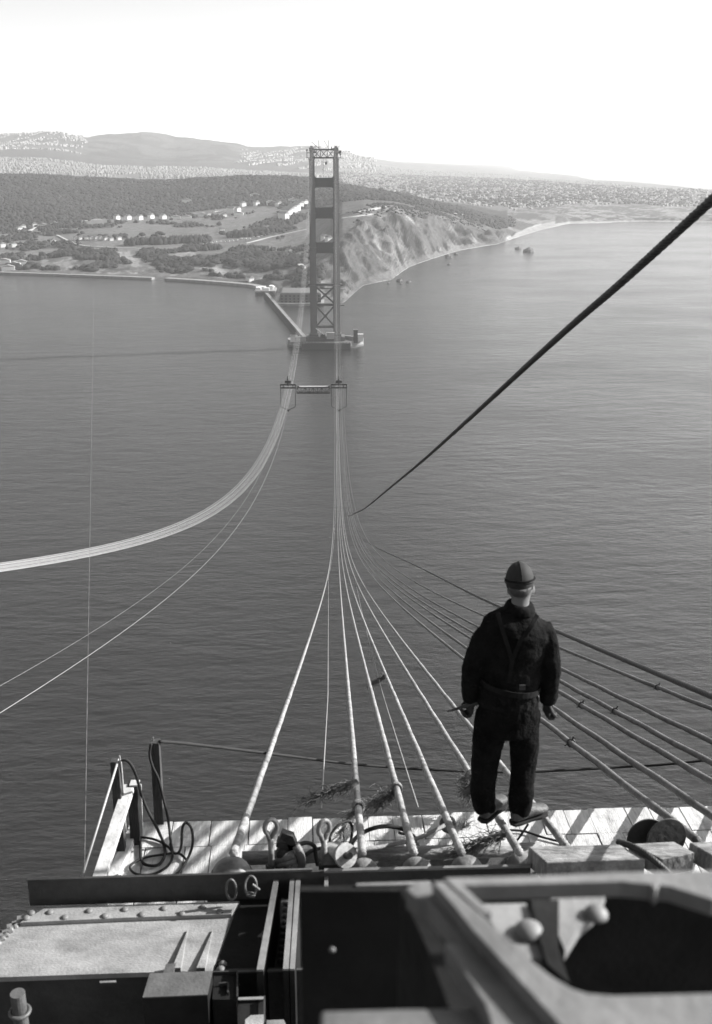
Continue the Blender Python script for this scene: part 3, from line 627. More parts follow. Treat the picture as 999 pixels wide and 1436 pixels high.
b = MB(); oval(b, ax_+.5, by_+.5, ax_, by_, -2, 2.2); b.build('waterline_band', M['concrete_dark'], pf)
b = MB(); pts = [(cx+(ax_-4)*math.cos(t), cy+(by_-4)*math.sin(t), 3.5) for t in [2*math.pi*i/48 for i in range(48)]]; b.prism(pts, 6); b.build('inner_floor', M['concrete_dark'], pf)
b = MB(); b.box((XC, 1284, 8), (46, 24, 9)); b.build('pier_block', M['brick'], pf)
b = MB(); b.box((XC+1, by_*-1+cy-1.2, 3.5), (58, 2.6, 7.5))
for i in range(16): b.box((XC-27+i*3.7, cy-by_-2.8, 4.0), (.7, .6, 9.0))
b.build('fender_shade', M['dark_timber'], pf)  # dark slatted panel standing in for the shaded middle of the fender
tag(pf, 'oval concrete pier and fender ringing the foot of the far tower', 'pier')
e = empty('engine_stack', (XC+38, 1276, 8)); MB().box((XC+36, 1277, 13), (5, 5, 15)).build('stack', M['dark_steel'], e); MB().box((XC+36, 1277, 21), (5.6, 5.6, .8)).build('rim', M['grey_steel'], e)
tag(e, 'dark square stack on the right end of the pier', 'stack')
for k, (x, y_, w, d, h, m_) in enumerate(((XC+44-2, 1280, 6, 8, 7, 'white_wall'), (XC-38, 1278, 8, 7, 6, 'white_wall'), (XC-30, 1276, 13, 5, 4.5, 'grey_wall'), (XC+6, 1271, 9, 5, 6, 'grey_wall'))):
    e = empty('site_shed', (x, y_, 8)); z0 = 8 if k != 3 else 12.4
    MB().box((x, y_, z0+h/2-.5), (w, d, h+1)).build('wall', M[m_], e); MB().box((x, y_, z0+h+.2), (w+.8, d+.8, .4)).build('roof', M['grey_wall'], e)
    tag(e, ['white work shed beside the stack on the right end of the pier', 'white work shed at the left tip of the pier', 'long grey shed on the left part of the pier', 'grey equipment shed between the tower legs'][k], 'shed', 'sheds on the pier')
e = empty('deck_crane', (XC-6, 1272, 12)); MB().box((XC-3, 1272, 14.5), (6, 5, 4)).build('cab', M['dark_steel'], e); MB().bar((XC-1, 1272, 16), (XC-11, 1270, 24), 1.1).build('boom', M['white_wall'], e)
tag(e, 'small crane with pale raised boom between the tower legs', 'crane')

# ------------------------------------------------------------------ footbridge ropes
SAG = .405
def rz(Y, h, s=SAG): return CZ+h-s*Y*(1-Y/TYc)
def solve(x, y, h, s=SAG):
    d = ray(x, y); mm = d.z/d.y; A = s/TYc; B = -(s+mm); D = B*B-4*A*h
    if D < 0: return None
    rts = sorted(q for q in ((-B-math.sqrt(D))/(2*A), (-B+math.sqrt(D))/(2*A)) if q > 0)
    return rts[0], d.x/d.y*rts[0]
Ysamp = [3.2+i*.6 for i in range(30)]+[22+i*2.5 for i in range(20)]+[74+i*8 for i in range(20)]+[236+i*20 for i in range(53)]
Ysamp = [y for y in Ysamp if y < 1278]+[1278]
def rope_pts(Xk, h, Y0, s=SAG, Y1=1278):
    ky = [k[0] for k in Xk]; kx = [k[1] for k in Xk]; P = []
    for Y in [Y0]+[q for q in Ysamp if Y0+.2 < q <= Y1]: P.append(Vector((float(np.interp(Y, ky, kx)), Y, rz(Y, h, s))))
    return P
def rrad(P, r, k=.00008): return [max(r, k*abs(p.y)*(1-.62*min(1, max(0, (p.y-380)/320)))) for p in P]
near = [(-.60, 5.10), (.13, 5.06), (.42, 5.06), (.69, 5.06), (1.02, 5.06), (1.31, 5.15), (2.10, 5.25), (2.40, 4.9), (2.77, 4.6), (3.02, 4.5), (3.38, 4.4), (4.12, 4.3)]
ords = ORD
for i, (x, y0) in enumerate(near):
    P = rope_pts([(0, x), (60, x), (1280, XR+(x-1.8)*.9)], -1.75, y0)
    k_ = [q for q in P if q.y > 13]; P = [Vector((x, y0+q*.03, rz(y0+q*.03, -1.75)+.004*math.sin(q*.11+i))) for q in range(int((13-y0)/.03))]+k_
    o = MB().tube(P, rrad(P, .0255 if i < 6 else .028), 14, lobes=6, twist=17).build('footbridge_rope', M['rope' if i < 6 else 'rope_dark'], smooth=True)
    tag(o, 'pale footbridge wire rope fanning up to the near platform, %s from the left' % ords[i], 'wire rope', 'footbridge ropes of the near side')
for k, (x, r_) in enumerate(((-.11, .0042), (.52, .0042))):
    P = rope_pts([(0, x), (12, x-.02 if not k else x+.05), (60, -.55 if not k else 1.05), (1280, XR)], -1.80, 6.3)
    tag(MB().tube(P, rrad(P, r_, .00006), 6).build('thin_line', M['rope_far'], smooth=True), ['thin pale line hanging straight between the first and second footbridge ropes', 'thin pale line slanting between the third and fourth footbridge ropes'][k], 'line', 'thin lines among the ropes')
for i, x in enumerate((-1.9, -1.2, -.8, -.1, .4, .9, 1.6, 2.1, 2.5)):
    P = rope_pts([(0, x*.75+XL-1.2), (1280, XL+x*.9)], -1.75-.03*i, -2)
    tag(MB().tube(P, rrad(P, .026, .00007), 8).build('footbridge_rope', M['rope_far'], smooth=True), 'pale rope in the bundle that swings out past the left edge above the water', 'wire rope', 'ropes of the far side footbridge')
for k, (x, h, s) in enumerate(((-25.5, -15, .38), (-29.5, -15, .38))):
    P = rope_pts([(0, x), (1280, XL)], h, -2, s, 1278)
    tag(MB().tube(P, rrad(P, .022 if k == 0 else .011, .00004), 6).build('storm_line', M['rope_far'], smooth=True), ['brighter lone line curving down to the left edge below the rope bundle', 'fainter lone line curving down to the left edge, upper of the two'][k], 'line', 'lone lines left of the platform')
# the two black twisted hauling ropes
def haul(pts, h, s, tail, lab, r, ext):
    K = []
    for x, y in pts:
        q = solve(x, y, h, s)
        if q: K.append(q)
    K = [(Y, X) for Y, X in K]; K.sort(); (ya, xa), (yb, xb) = K[0], K[1]
    y_n = ext; K.insert(0, (y_n, xa-(xb-xa)/(yb-ya)*(ya-y_n))); K += tail
    pts3 = spl([Vector((X, Y, 0)) for Y, X in K], 60); P = []; last = None
    Yv = []; Y = y_n
    while Y < 1278: Yv.append(Y); Y += .022 if Y < 14 else (.05 if Y < 30 else (1 if Y < 90 else 12))
    xs = [p.x for p in pts3]; ys = [p.y for p in pts3]
    for Y in Yv: P.append(Vector((float(np.interp(Y, ys, xs)), Y, rz(Y, h, s))))
    rs = rrad(P, r, .00012)
    o = MB().tube(P, rs, 18, lobes=6, twist=18).build('hauling_rope', M['black_rope'], smooth=False); tag(o, lab, 'wire rope', 'black twisted hauling ropes')
haul([(999, 280), (875, 393), (750, 503), (600, 640), (540, 690), (510, 714), (500, 719)], 2.0, .40, [(75, 1.0), (200, 1.2), (1280, XR+2)], 'thick black twisted rope crossing the sky corner and sweeping down over the water', .029, 2.6)
haul([(999, 976.7), (776, 883), (700, 850.5), (572, 788), (508, 754.5), (502, 742)], -1.1, .39, [(160, 2.3), (300, 2.2), (1280, XR+3)], 'thick black twisted rope passing behind the man towards the right edge', .024, 3.0)
# thin wire crossing the water at the left
a_, b_ = gz(118.5, 1225, -4.3), hit(134, 275, 3, 6.5)
P = [a_.lerp(b_, (i/40)**2.2) for i in range(41)]
tag(MB().tube(P, [max(.0022, .00003*p.y) for p in P], 5).build('guide_wire', M['rope_dark']), 'very thin pale wire rising almost upright across the water at the left', 'wire')
# cross frame between the two footbridges
Yc = solve(470, 545, -1.75)[0]; zc = rz(Yc, -1.75)
cf = empty('cross_bridge', (XC, Yc, zc)); b = MB(); x0, x1 = XL-.6, XR+.4
for dy in (-1.6, 1.6):
    for dz in (0, -3.2): b.bar((x0+5, Yc+dy, zc+dz+1), (x1-5, Yc+dy, zc+dz+1), .5)
for i in range(9):
    xa = x0+5+i*(x1-x0-10)/8; b.bar((xa, Yc-1.6, zc+1), (xa, Yc-1.6, zc-2.2), .35); b.bar((xa, Yc-1.6, zc+1), (xa, Yc+1.6, zc+1), .3)
    if i < 8: b.bar((xa, Yc-1.6, zc-2.2 if i % 2 else zc+1), (xa+(x1-x0-10)/8, Yc-1.6, zc+1 if i % 2 else zc-2.2), .3)
b.build('truss', M['dark_steel'], cf)
MB().box((XC, Yc, zc+1.35), (16, 2.4, .2)).build('deck', M['grey_wall'], cf)
for xc in (x0, x1):
    b = MB()
    for dz in (.6, 2.4): b.bar((xc-4.3, Yc, zc+dz), (xc+4.3, Yc, zc+dz), .7, .7)
    for s in (-4.3, -2.6, 0, 2.6, 4.3): b.bar((xc+s, Yc, zc+2.6), (xc+s, Yc, zc+.4), .45)
    b.tube([(xc, Yc, zc+2.4), (xc, Yc, zc+7.5)], [.7, .3], 6); b.box((xc, Yc, zc+4), (3.4, 1.6, 1.6))
    for s in (-4.2, 4.2): b.bar((xc+s, Yc-.2, zc+1), (xc+s*.98, Yc-2.5, zc-9.5), .32)
    b.bar((xc-4.2, Yc-2.5, zc-9.5), (xc, Yc-3, zc-11.5), .32); b.bar((xc+4.2, Yc-2.5, zc-9.5), (xc, Yc-3, zc-11.5), .32); b.box((xc, Yc-3, zc-11.6), (1.2, 1, 1))
    b.build('side_frame', M['dark_steel'], cf)
tag(cf, 'dark crosswise frame joining the two rope bundles above mid water', 'cross frame')

# ------------------------------------------------------------------ near platform
ZP = -4.90
def quad(px, z): return [gz(x, y, z) for x, y in px]
pl = empty('plank_platform', gz(560, 1180, ZP))
FL, FR = gz(190, 1155, ZP), gz(1040, 1128.6, ZP)     # far edge
exd = (FR-FL).normalized(); eyd = Vector((-exd.y, exd.x, 0)); Lw = (FR-FL).length
random.seed(11); s0 = 0; k = 0; boards = [[], []]
def bthick(b, s, w, d0, d1, dz):
    v = [FL+exd*s+eyd*d0, FL+exd*(s+w)+eyd*d0, FL+exd*(s+w)+eyd*d1, FL+exd*s+eyd*d1]
    for p in v: p.z += dz
    b.prism(v, .045)
bA, bB = MB(), MB(); s0 = 0
while s0 < Lw+2.4:
    w = random.choice((.19, .23, .24, .29)); bthick(bA, s0, w-random.choice((.004, .005, .009)), -.30, 0+random.uniform(-.012, .012), random.uniform(-.004, .004)); s0 += w
s0 = -.12
while s0 < Lw+2.4:
    w = random.choice((.19, .24, .24, .29)); bthick(bB, s0, w-random.choice((.004, .005, .009)), -1.6, -.306, random.uniform(-.004, .004)); s0 += w
bA.build('outer_boards', M['plank'], pl, bevel=.002); bB.build('inner_boards', M['plank'], pl, bevel=.002)
b = MB()
for d in (-.1, -.75, -1.4): v = FL+eyd*d-Vector((0, 0, .14)); b.bar(v-exd*.05, v+exd*(Lw+2.3), .1, .18)
b.build('bearer', M['dark_timber'], pl)
e1, e2 = gz(191, 1158, ZP+.03), gz(158, 1232, ZP+.03); MB().bar(e1, e2+(e2-e1)*.4, .075, .06).build('edge_board', M['timber2'], pl)
tag(pl, 'sunlit plank platform with narrow boards under the fan of ropes', 'platform')
def gyP(x, y, Y): return gy(x, y, Y*1.0316)
# posts and rail at the left end
def post(top, bot, Y, wpx, m, lab, extra=None, name='guard_post', dep=None):
    e = empty(name, gyP(*bot, Y)); d = (Vector(gyP(*bot, Y)).y*.945+4*.327); w = wpx/FPX*d
    MB().bar(gyP(*bot, Y)-Vector((0, 0, .12)), gyP(*top, Y), w, dep or w).build('shaft', m, e, bevel=.003); tag(e, lab, 'post'); return e
p2 = post((217.5, 1039), (224, 1156), 6.74, 13, M['dark_timber'], 'tall dark post at the corner where the black lifeline starts')
MB().tube([gyP(215, 1040, 6.74), gyP(215, 1034, 6.74)], .006, 6).build('nail', M['rivet'], p2)
p1 = post((161.5, 1066), (170, 1190), 6.35, 12, M['dark_timber'], 'dark post at the far left, holding the taut pale guy line')
p3 = post((187, 1099), (190, 1174), 6.5, 14, M['dark_timber'], 'short post with a pale cap at the end of the handrail')
MB().box(gyP(189, 1098.5, 6.5), (.065, .07, .012)).build('cap', M['timber2'], p3); MB().bar(gyP(193.5, 1100, 6.48), gyP(196, 1172, 6.48), .012, .05).build('pale_side', M['timber2'], p3)  # narrow pale strip down the right side of the post
e = empty('handrail', gz(160, 1165, -4.415)); MB().bar(gz(181, 1103, -4.420), gz(132, 1255, -4.420), .085, .04).build('rail', M['timber2'], e, bevel=.003)
MB().bar(gz(181, 1106, -4.467), gz(134, 1258, -4.467), .04, .05).build('lower_rail', M['dark_timber'], e); tag(e, 'broad pale handrail board running from the capped post towards the dark girder', 'handrail')
def line(name, pts, r, m, lab, cat, n=8, sp=8, **kw):
    P = spl(pts, sp) if sp else pts
    return tag(MB().tube(P, r, n, **kw).build(name, M[m], smooth=True), lab, cat)
line('guy_line', [gyP(167, 1063, 6.33), gz(112, 1240, -4.487)], .008, 'rope_far', 'taut pale line from the left post down to the girder', 'line', sp=0)
line('guy_line', [gyP(169, 1066, 6.33), gyP(172, 1100, 6.38), gyP(176, 1165, 6.4)], .008, 'rope_far', 'short pale line hanging straight down beside the left post', 'line')
MB_ = MB(); MB_.torus(gyP(168, 1064, 6.31), .018, .006, (1, .3, 0)); tag(MB_.build('line_shackle', M['cast'], smooth=True), 'small bright shackle at the head of the left post', 'shackle')
# black lifeline strung from post to the right
line('lifeline', [gyP(224, 1040, 6.72), gyP(262, 1043, 7.0), gyP(330, 1051, 7.6), gyP(410, 1061, 8.2), gyP(480, 1070, 8.5), gyP(560, 1077, 8.7), gyP(640, 1081, 8.7), gyP(720, 1083, 8.7), gyP(800, 1080, 8.7), gyP(870, 1076, 8.7), gyP(935, 1072, 8.6), gyP(1030, 1062, 8.5)], .013, 'hose', 'sagging black lifeline strung behind the ropes from the corner post', 'lifeline')
zq = ZP+.02
line('air_hose', [gyP(170, 1066, 6.3), gyP(180, 1068, 6.3), gyP(190, 1085, 6.3), gz(202, 1125, -4.560), gz(222, 1165, -4.745), gz(230, 1185, zq), gz(231, 1200, zq), gz(222, 1213, zq), gz(205, 1213, zq), gz(198, 1205, zq), gz(196, 1180, zq), gz(186, 1174, zq)], .011, 'hose', 'black hose drooping from the left post onto the planks', 'hose')
line('air_hose', [gyP(212, 1043, 6.7), gyP(210, 1058, 6.68), gyP(214, 1075, 6.66), gyP(222, 1092, 6.66), gyP(228, 1115, 6.64), gz(236, 1150, -4.766), gz(241, 1190, zq+.01), gz(248, 1197, zq+.01), gz(254, 1188, -4.766), gyP(256, 1162, 6.1), gyP(261, 1154, 6.1), gyP(269, 1163, 6.1), gz(270, 1185, -4.766), gz(263, 1205, zq), gz(250, 1224, zq), gz(230, 1235, zq)], .010, 'hose', 'black hose hanging down the corner post and looping up off the planks', 'hose')
line('air_hose', [gz(186, 1173, zq+.02), gz(215, 1177, zq), gz(235, 1187, zq), gz(242, 1200, zq), gz(235, 1215, zq), gz(215, 1226, zq), gz(195, 1227, zq), gz(184, 1221, zq), gz(184, 1213, zq), gz(200, 1204, zq), gz(225, 1199, zq), gz(250, 1197, zq), gz(262, 1206, zq)], .009, 'hose', 'black hose coiled flat on the left planks', 'hose')
line('air_hose', [gz(150, 1217, -4.849), gz(160, 1222, zq), gz(172, 1233, zq), gz(185, 1250, zq)], .010, 'hose', 'end of a black hose poking out by the edge board', 'hose')

# cross girder with rivet strip, light plate
def anchor(px, z): return gz(*px, z)
gd = empty('cross_girder', gz(380, 1225, -4.05))
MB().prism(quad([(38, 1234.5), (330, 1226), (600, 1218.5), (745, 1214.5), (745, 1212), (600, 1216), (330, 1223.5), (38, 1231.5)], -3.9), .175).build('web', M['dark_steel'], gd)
MB().prism(quad([(455, 1222), (745, 1214.5), (745, 1211.5), (455, 1218)], -3.885), .013).build('top_flange', M['lit_steel'], gd)
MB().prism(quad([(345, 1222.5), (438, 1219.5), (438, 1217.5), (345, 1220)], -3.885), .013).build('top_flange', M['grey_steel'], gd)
tag(gd, 'long dark cross girder along the near side of the platform', 'girder')
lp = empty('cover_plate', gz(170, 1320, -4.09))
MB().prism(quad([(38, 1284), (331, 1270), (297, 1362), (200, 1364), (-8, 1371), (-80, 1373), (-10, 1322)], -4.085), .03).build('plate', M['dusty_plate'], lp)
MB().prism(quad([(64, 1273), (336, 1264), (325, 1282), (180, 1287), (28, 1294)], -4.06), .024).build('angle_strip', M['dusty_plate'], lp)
rv = None
def rivet(c, r, par, m='rivet', hz=.62, nm='rivet'):
    o = MB().ball(c, (r, r, r*hz*1.05), 14, 5, zmin=0).build(nm, M[m], par, smooth=True); return o
for x, y in ((44, 1279), (37, 1286), (70, 1278), (91, 1285), (125, 1276), (147, 1283), (175, 1274), (199, 1281), (230, 1272.5), (255, 1280), (285, 1270.5), (308, 1277)):
    rivet(gz(x, y+2, -4.06), .021, lp)
rivet(gz(313, 1353, -4.085), .022, lp, nm='bolt_head', hz=.9); rivet(gz(310, 1361, -4.07), .024, lp, nm='bolt_head', hz=.9)
for x0_, x1_ in ((243, 262), (277, 297)):           # tapering stiffeners standing on the plate
    A, B_, C_ = gz(x0_-1, 1364, -4.083), gz(x0_+11, 1364, -4.083), gz(x1_+1.5, 1306, -4.083)
    MB().prism([A+Vector((0, 0, .03)), B_+Vector((0, 0, .03)), C_+Vector((0, 0, .01))], .03).build('stiffener', M['dusty_plate'], lp)
tag(lp, 'broad sunlit steel plate with a rivet strip along its back edge', 'steel plate')
b = MB()
random.seed(5)
for i, (x, y) in enumerate([(31, 1292), (24, 1299), (17, 1303), (11, 1311), (6, 1316), (0, 1322), (-8, 1328)]):
    MB_ = MB(); MB_.box(gz(x, y, -4.10), (.05, .035, .05), Matrix.Rotation(random.uniform(-.6, .6), 3, 'Z')); MB_.ball(gz(x-2, y+2, -4.09), .02, 8, 5)
    b.v, b.f = (b.v+MB_.v, b.f+[tuple(q+len(b.v) for q in f) for f in MB_.f])
tag(b.build('chain', M['cast']), 'rough dark chain hanging over the left edge of the sunlit plate', 'chain')
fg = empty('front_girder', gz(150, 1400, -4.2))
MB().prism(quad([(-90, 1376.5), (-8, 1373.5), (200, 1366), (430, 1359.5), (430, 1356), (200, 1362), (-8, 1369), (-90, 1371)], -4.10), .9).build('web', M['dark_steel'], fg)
MB().prism(quad([(140, 1376), (163, 1375), (163, 1377.5), (140, 1378.5)], -4.06), .006).build('scrap_edge', M['lit_steel'], fg)
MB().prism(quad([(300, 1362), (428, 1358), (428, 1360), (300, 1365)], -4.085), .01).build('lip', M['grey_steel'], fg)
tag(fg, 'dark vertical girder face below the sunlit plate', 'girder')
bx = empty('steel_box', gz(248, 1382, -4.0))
MB().prism(quad([(210, 1365), (298, 1362), (291, 1395), (200, 1399)], -3.985), .75).build('body', M['shaded_steel'], bx)
MB().prism(quad([(210, 1365), (298, 1362), (291, 1395), (200, 1399)], -3.978), .0065).build('lit_top', M['grey_steel'], bx)  # thin paler skin puts the lit top of the box into colour
MB().prism(quad([(233, 1352), (247, 1351), (243, 1364), (229, 1364)], -4.05), .03).build('shadow_patch', M['grey_steel'], bx)  # dark slab in place of a stiffener's cast shadow on the plate
tag(bx, 'dark square box with a sunlit grey top overhanging the near end of the plate', 'box')
st = empty('stepped_bracket', gz(335, 1390, -4.05))
def thin(px, z, w=2.2, dn=.02, m='dark_steel', nm='edge'):
    for (xa, ya), (xb, yb) in zip(px[:-1], px[1:]): MB().bar(gz(xa, ya, z), gz(xb, yb, z), w/FPX*5.6, dn).build(nm, M[m], st)
MB().prism(quad([(300, 1366), (333, 1364), (332, 1402), (298, 1402)], -4.06), .6).build('plate', M['shaded_steel'], st)
thin([(296, 1365), (333, 1364), (333, 1400)], -4.05); thin([(307, 1381), (320, 1380), (320, 1394)], -4.05)
MB().prism(quad([(334, 1399), (372, 1397.5), (371, 1401.5), (334, 1402.5)], -4.06), .006).build('ledge', M['lit_steel'], st)
MB().prism(quad([(334, 1405), (371, 1405), (371, 1450), (334, 1450)], -4.08), .5).build('plate', M['shaded_steel'], st)
thin([(371, 1399), (371, 1440)], -4.05)
MB().prism(quad([(344, 1430), (352, 1424), (370, 1423), (370, 1445), (344, 1445)], -4.03), .05).build('block', M['dusty_plate'], st)
MB().prism(quad([(374, 1431), (398, 1430), (405, 1445), (374, 1445)], -4.03), .05).build('block', M['lit_steel'], st)
tag(st, 'black stepped bracket with thin bright edges right of the dark box', 'bracket')
e = empty('threaded_rod', gz(25, 1400, -4.0)); q = gz(24.5, 1393, -3.95)
MB().tube([q, q-Vector((0, 0, .4))], .036, 18).build('rod', M['grey_steel'], e, smooth=False); MB().torus(q-Vector((0, 0, .115)), .046, .011, (0, 0, 1)).build('washer', M['grey_steel'], e, smooth=True)
tag(e, 'grey upright rod with a ring at the lower left corner', 'rod')
# dark trough with pale bars
tg = empty('steel_trough', gz(360, 1300, -4.3))
MB().prism(quad([(295, 1225), (460, 1222), (460, 1370), (280, 1370)], -4.5), .05).build('floor', M['shaded_steel'], tg)
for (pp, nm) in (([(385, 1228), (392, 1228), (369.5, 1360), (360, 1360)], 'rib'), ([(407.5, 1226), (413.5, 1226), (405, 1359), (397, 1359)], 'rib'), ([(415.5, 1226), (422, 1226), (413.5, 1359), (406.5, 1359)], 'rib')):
    MB().prism(quad(pp, -3.945), .012).build(nm, M['lit_steel'], tg); MB().prism(quad(pp, -3.958), .5).build('web', M['shaded_steel'], tg)  # each plate coloured pale on its lit top, black on its shaded sides
for i in range(11): rivet(gz(402-.9*i, 1258+9*i, -4.3), .02, tg, 'dark_steel')
MB().prism(quad([(396, 1250), (407, 1250), (396, 1362), (384, 1362)], -4.3), .02).build('rivet_plate', M['dark_steel'], tg)
MB().prism(quad([(455.5, 1224), (461, 1224), (460, 1243), (455, 1243)], -3.93), .3).build('rib', M['lit_steel'], tg)
tag(tg, 'deep dark trough crossed by three pale steel ribs', 'steel trough')

# near blurred saddle casting, right under the lens
sg = empty('saddle_housing', gz(700, 1300, -1.2))
MB().prism(quad([(421, 1243), (640, 1239), (648, 1246), (640, 1250), (421, 1250)], -1.35), .75).build('rear_wall', M['shaded_steel'], sg)
MB().prism(quad([(500, 1239), (604, 1235.5), (604, 1240), (500, 1242)], -1.345), .006).build('rim', M['lit_steel'], sg)
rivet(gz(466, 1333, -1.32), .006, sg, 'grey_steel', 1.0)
MB().prism(quad([(570, 1247), (583, 1236), (602, 1236), (628, 1272), (647, 1302), (780, 1450), (694, 1450), (681, 1409), (624, 1322), (649, 1321), (609, 1275), (598, 1263), (585, 1260), (575, 1252)], -.90), .03).build('cheek_flange', M['lit_steel'], sg, bevel=.0015)
MB().prism(quad([(606, 1236), (622, 1236), (646, 1258), (676, 1283), (690, 1296), (720, 1322), (749, 1350), (775, 1370), (802, 1386), (825, 1393), (860, 1396), (1060, 1391), (1060, 1460), (806, 1460), (662, 1303), (640, 1275), (615, 1246)], -.88), .03).build('main_flange', M['lit_steel'], sg, bevel=.0015)
MB().prism(quad([(622, 1231), (780, 1227), (860, 1223), (1060, 1219), (1060, 1246), (1000, 1262), (940, 1243), (925, 1241), (920, 1248), (912, 1240), (870, 1236), (650, 1242), (690, 1279), (677, 1282)], -.89), .025).build('top_flange', M['lit_steel'], sg, bevel=.0015)
MB().prism(quad([(450, 1417), (560, 1414), (884, 1411), (884, 1470), (448, 1470)], -.93), .03).build('lower_flange', M['lit_steel'], sg, bevel=.004)
MB().prism(quad([(560, 1246), (592, 1262), (622, 1322), (681, 1412), (700, 1440), (640, 1440), (600, 1330)], -.99), .4).build('black_backing', M['shaded_steel'], sg)  # black block added under the flange gap so no light shows
MB().prism(quad([(630, 1243), (1100, 1228), (1100, 1234), (630, 1249)], -1.6), 1.2).build('inner_wall', M['shaded_steel'], sg)
MB().prism(quad([(674, 1268), (738, 1267), (752, 1300), (766, 1345), (735, 1345), (700, 1310)], -1.15), .02).build('inner_plate', M['lit_steel'], sg)
MB().prism(quad([(772, 1250), (832, 1250), (850, 1252), (834, 1282), (812, 1302), (793, 1333), (783, 1310)], -1.16), .02).build('inner_plate', M['lit_steel'], sg)
rivet(gz(742, 1309, -1.15), .024, sg, 'rivet', .75, 'rivet_head'); rivet(gz(836, 1284, -1.16), .02, sg, 'rivet', .75, 'rivet_head')
MB().prism(quad([(745, 1262), (784, 1262), (784, 1330), (800, 1380), (768, 1352), (752, 1300)], -1.14), .4).build('web', M['shaded_steel'], sg)
tag(sg, 'large out of focus riveted steel housing with dusty flanges close under the lens', 'steel housing')

# timber blocks, twisted rope between them
for k, (pp, dn) in enumerate((([(741, 1187), (869, 1184), (906, 1205), (767, 1210)], .13), ([(884, 1183), (945, 1180), (975, 1196), (928, 1205)], .12), ([(967, 1181.5), (1030, 1178), (1050, 1196), (998, 1199)], .12))):
    o = MB().prism(quad(pp, -3.80), dn).build('timber_block', M['timber'], bevel=.006)
    tag(o, ['long weathered timber block right of the rope sockets', 'middle weathered timber block below the twin sheave', 'timber block cut by the right edge of the photo'][k], 'timber block', 'timber blocks on the girder')
line('twisted_rope', [gz(868, 1181, -3.86), gz(884, 1186, -3.80), gz(900, 1194, -3.79), gz(918, 1207, -3.80), gz(940, 1226, -3.85)], .02, 'black_rope', 'short dark twisted rope lying between the timber blocks', 'rope', n=18, sp=40, lobes=6, twist=70)
b = MB()
for x0_, x1_, y0_ in ((120, 0, 0),):
    b.tube([gz(340, 1204, -4.12), gz(420, 1201, -4.12), gz(560, 1197, -4.12), gz(660, 1194, -4.12), gz(760, 1191, -4.12)], .042, 14)
tag(b.build('pole_log', M['timber'], smooth=True), 'round pale log lying behind the row of rope sockets', 'log')
tag(MB().prism(quad([(330, 1210), (745, 1196), (745, 1213), (330, 1224)], -4.3), .35).build('dark_sill', M['dark_timber']), 'dark timber sill under the rope sockets', 'timber sill')
# rope sockets
for k, (x, y, r) in enumerate(((325, 1222, .105), (511, 1217, .075), (585, 1217, .082), (655, 1216, .088), (732, 1211, .085))):
    q = gz(x, y, -4.04); e = empty('rope_socket', q)
    MB().ball(q-Vector((0, 0, .02)), (r*1.1, r, r*.95), 24, 9, zmin=0).build('dome', M['cast'], e, smooth=True)
    MB().tube([q-Vector((0, 0, .08)), q-Vector((0, 0, .019))], r*1.2, 24).build('collar', M['dark_steel'], e)
    tag(e, 'rounded iron socket where a rope ends, %s from the left' % ORD[k], 'rope socket', 'rope sockets along the girder')
# eyebolts
for k, (x, yt, yb) in enumerate(((380, 1149, 1215), (454.5, 1151, 1216))):
    Y = 5.25; base = gy(x+1, yb, Y); top = gy(x, yt+22, Y); c = gy(x, yt+11, Y); ax = Vector((.25, -1, 0)) if k == 0 else Vector((.5, -.9, 0))
    e = empty('eye_bolt', base); b = MB(); r = .016
    xr = ax.normalized().cross(Vector((0, 0, 1))).normalized()
    loop = [top-Vector((0, 0, .06))]+[c+xr*(math.sin(t)*.036)-Vector((0, 0, 1))*(math.cos(t)*.052) for t in [R(q) for q in range(35, 340, 20)]]+[top-Vector((0, 0, .045))]
    b.tube(spl(loop, 4), r*.9, 10); b.tube([base-Vector((0, 0, .15)), top-Vector((0, 0, .02))], r*1.15, 12)
    b.build('eye', M['cast'], e, smooth=True); MB().tube([base-Vector((0, 0, .03)), base+Vector((0, 0, .015))], .035, 6).build('nut', M['dark_steel'], e)
    tag(e, ['upright iron eye bolt left of the valve clutter', 'upright iron eye bolt right of the valve clutter, beside the small drum'][k], 'eye bolt', 'eye bolts on the girder')
# valve, pipes and small drum between the eyebolts
e = empty('air_valve', gz(405, 1205, -4.0)); Y = 5.3
b = MB(); q = gy(402, 1180, Y)
b.box(gy(402, 1172, Y), (.07, .05, .045), Matrix.Rotation(.4, 3, 'Y')); b.box(gy(400, 1183, Y), (.10, .06, .035), Matrix.Rotation(.3, 3, 'Y')); b.box(gy(409, 1180, Y), (.05, .06, .08), Matrix.Rotation(-.3, 3, 'Y')); b.tube([gy(402, 1188, Y), gy(402, 1215, Y)], .03, 10)
b.ball(gy(398, 1196, Y), .05, 10, 7); b.build('valve_body', M['black_rope'], e)
b = MB(); b.tube(spl([gy(415, 1186, Y-.03), gy(420, 1194, Y-.04), gy(423, 1206, Y-.05), gy(422, 1224, Y-.06)], 6), .024, 12); b.build('pipe', M['cast'], e, smooth=True)
b = MB(); b.tube([gy(384, 1212, Y-.02), gy(412, 1198, Y-.05)], .025, 10); b.tube([gy(388, 1216, Y-.05), gy(415, 1207, Y-.06)], .018, 10); b.build('fitting', M['manila'], e, smooth=True)
tag(e, 'dark air valve with pipe fittings between the two eye bolts', 'valve')
e = empty('small_drum', gz(478, 1210, -4.0)); b = MB(); a0 = gy(463, 1198, 5.32); a1 = gy(486, 1200, 5.16)
b.tube([a0, a0.lerp(a1, .12), a0.lerp(a1, .13), a0.lerp(a1, .5), a0.lerp(a1, .87), a0.lerp(a1, .88), a1], [.07, .07, .05, .046, .05, .07, .07], 22); b.build('spool', M['rag'], e, smooth=False)
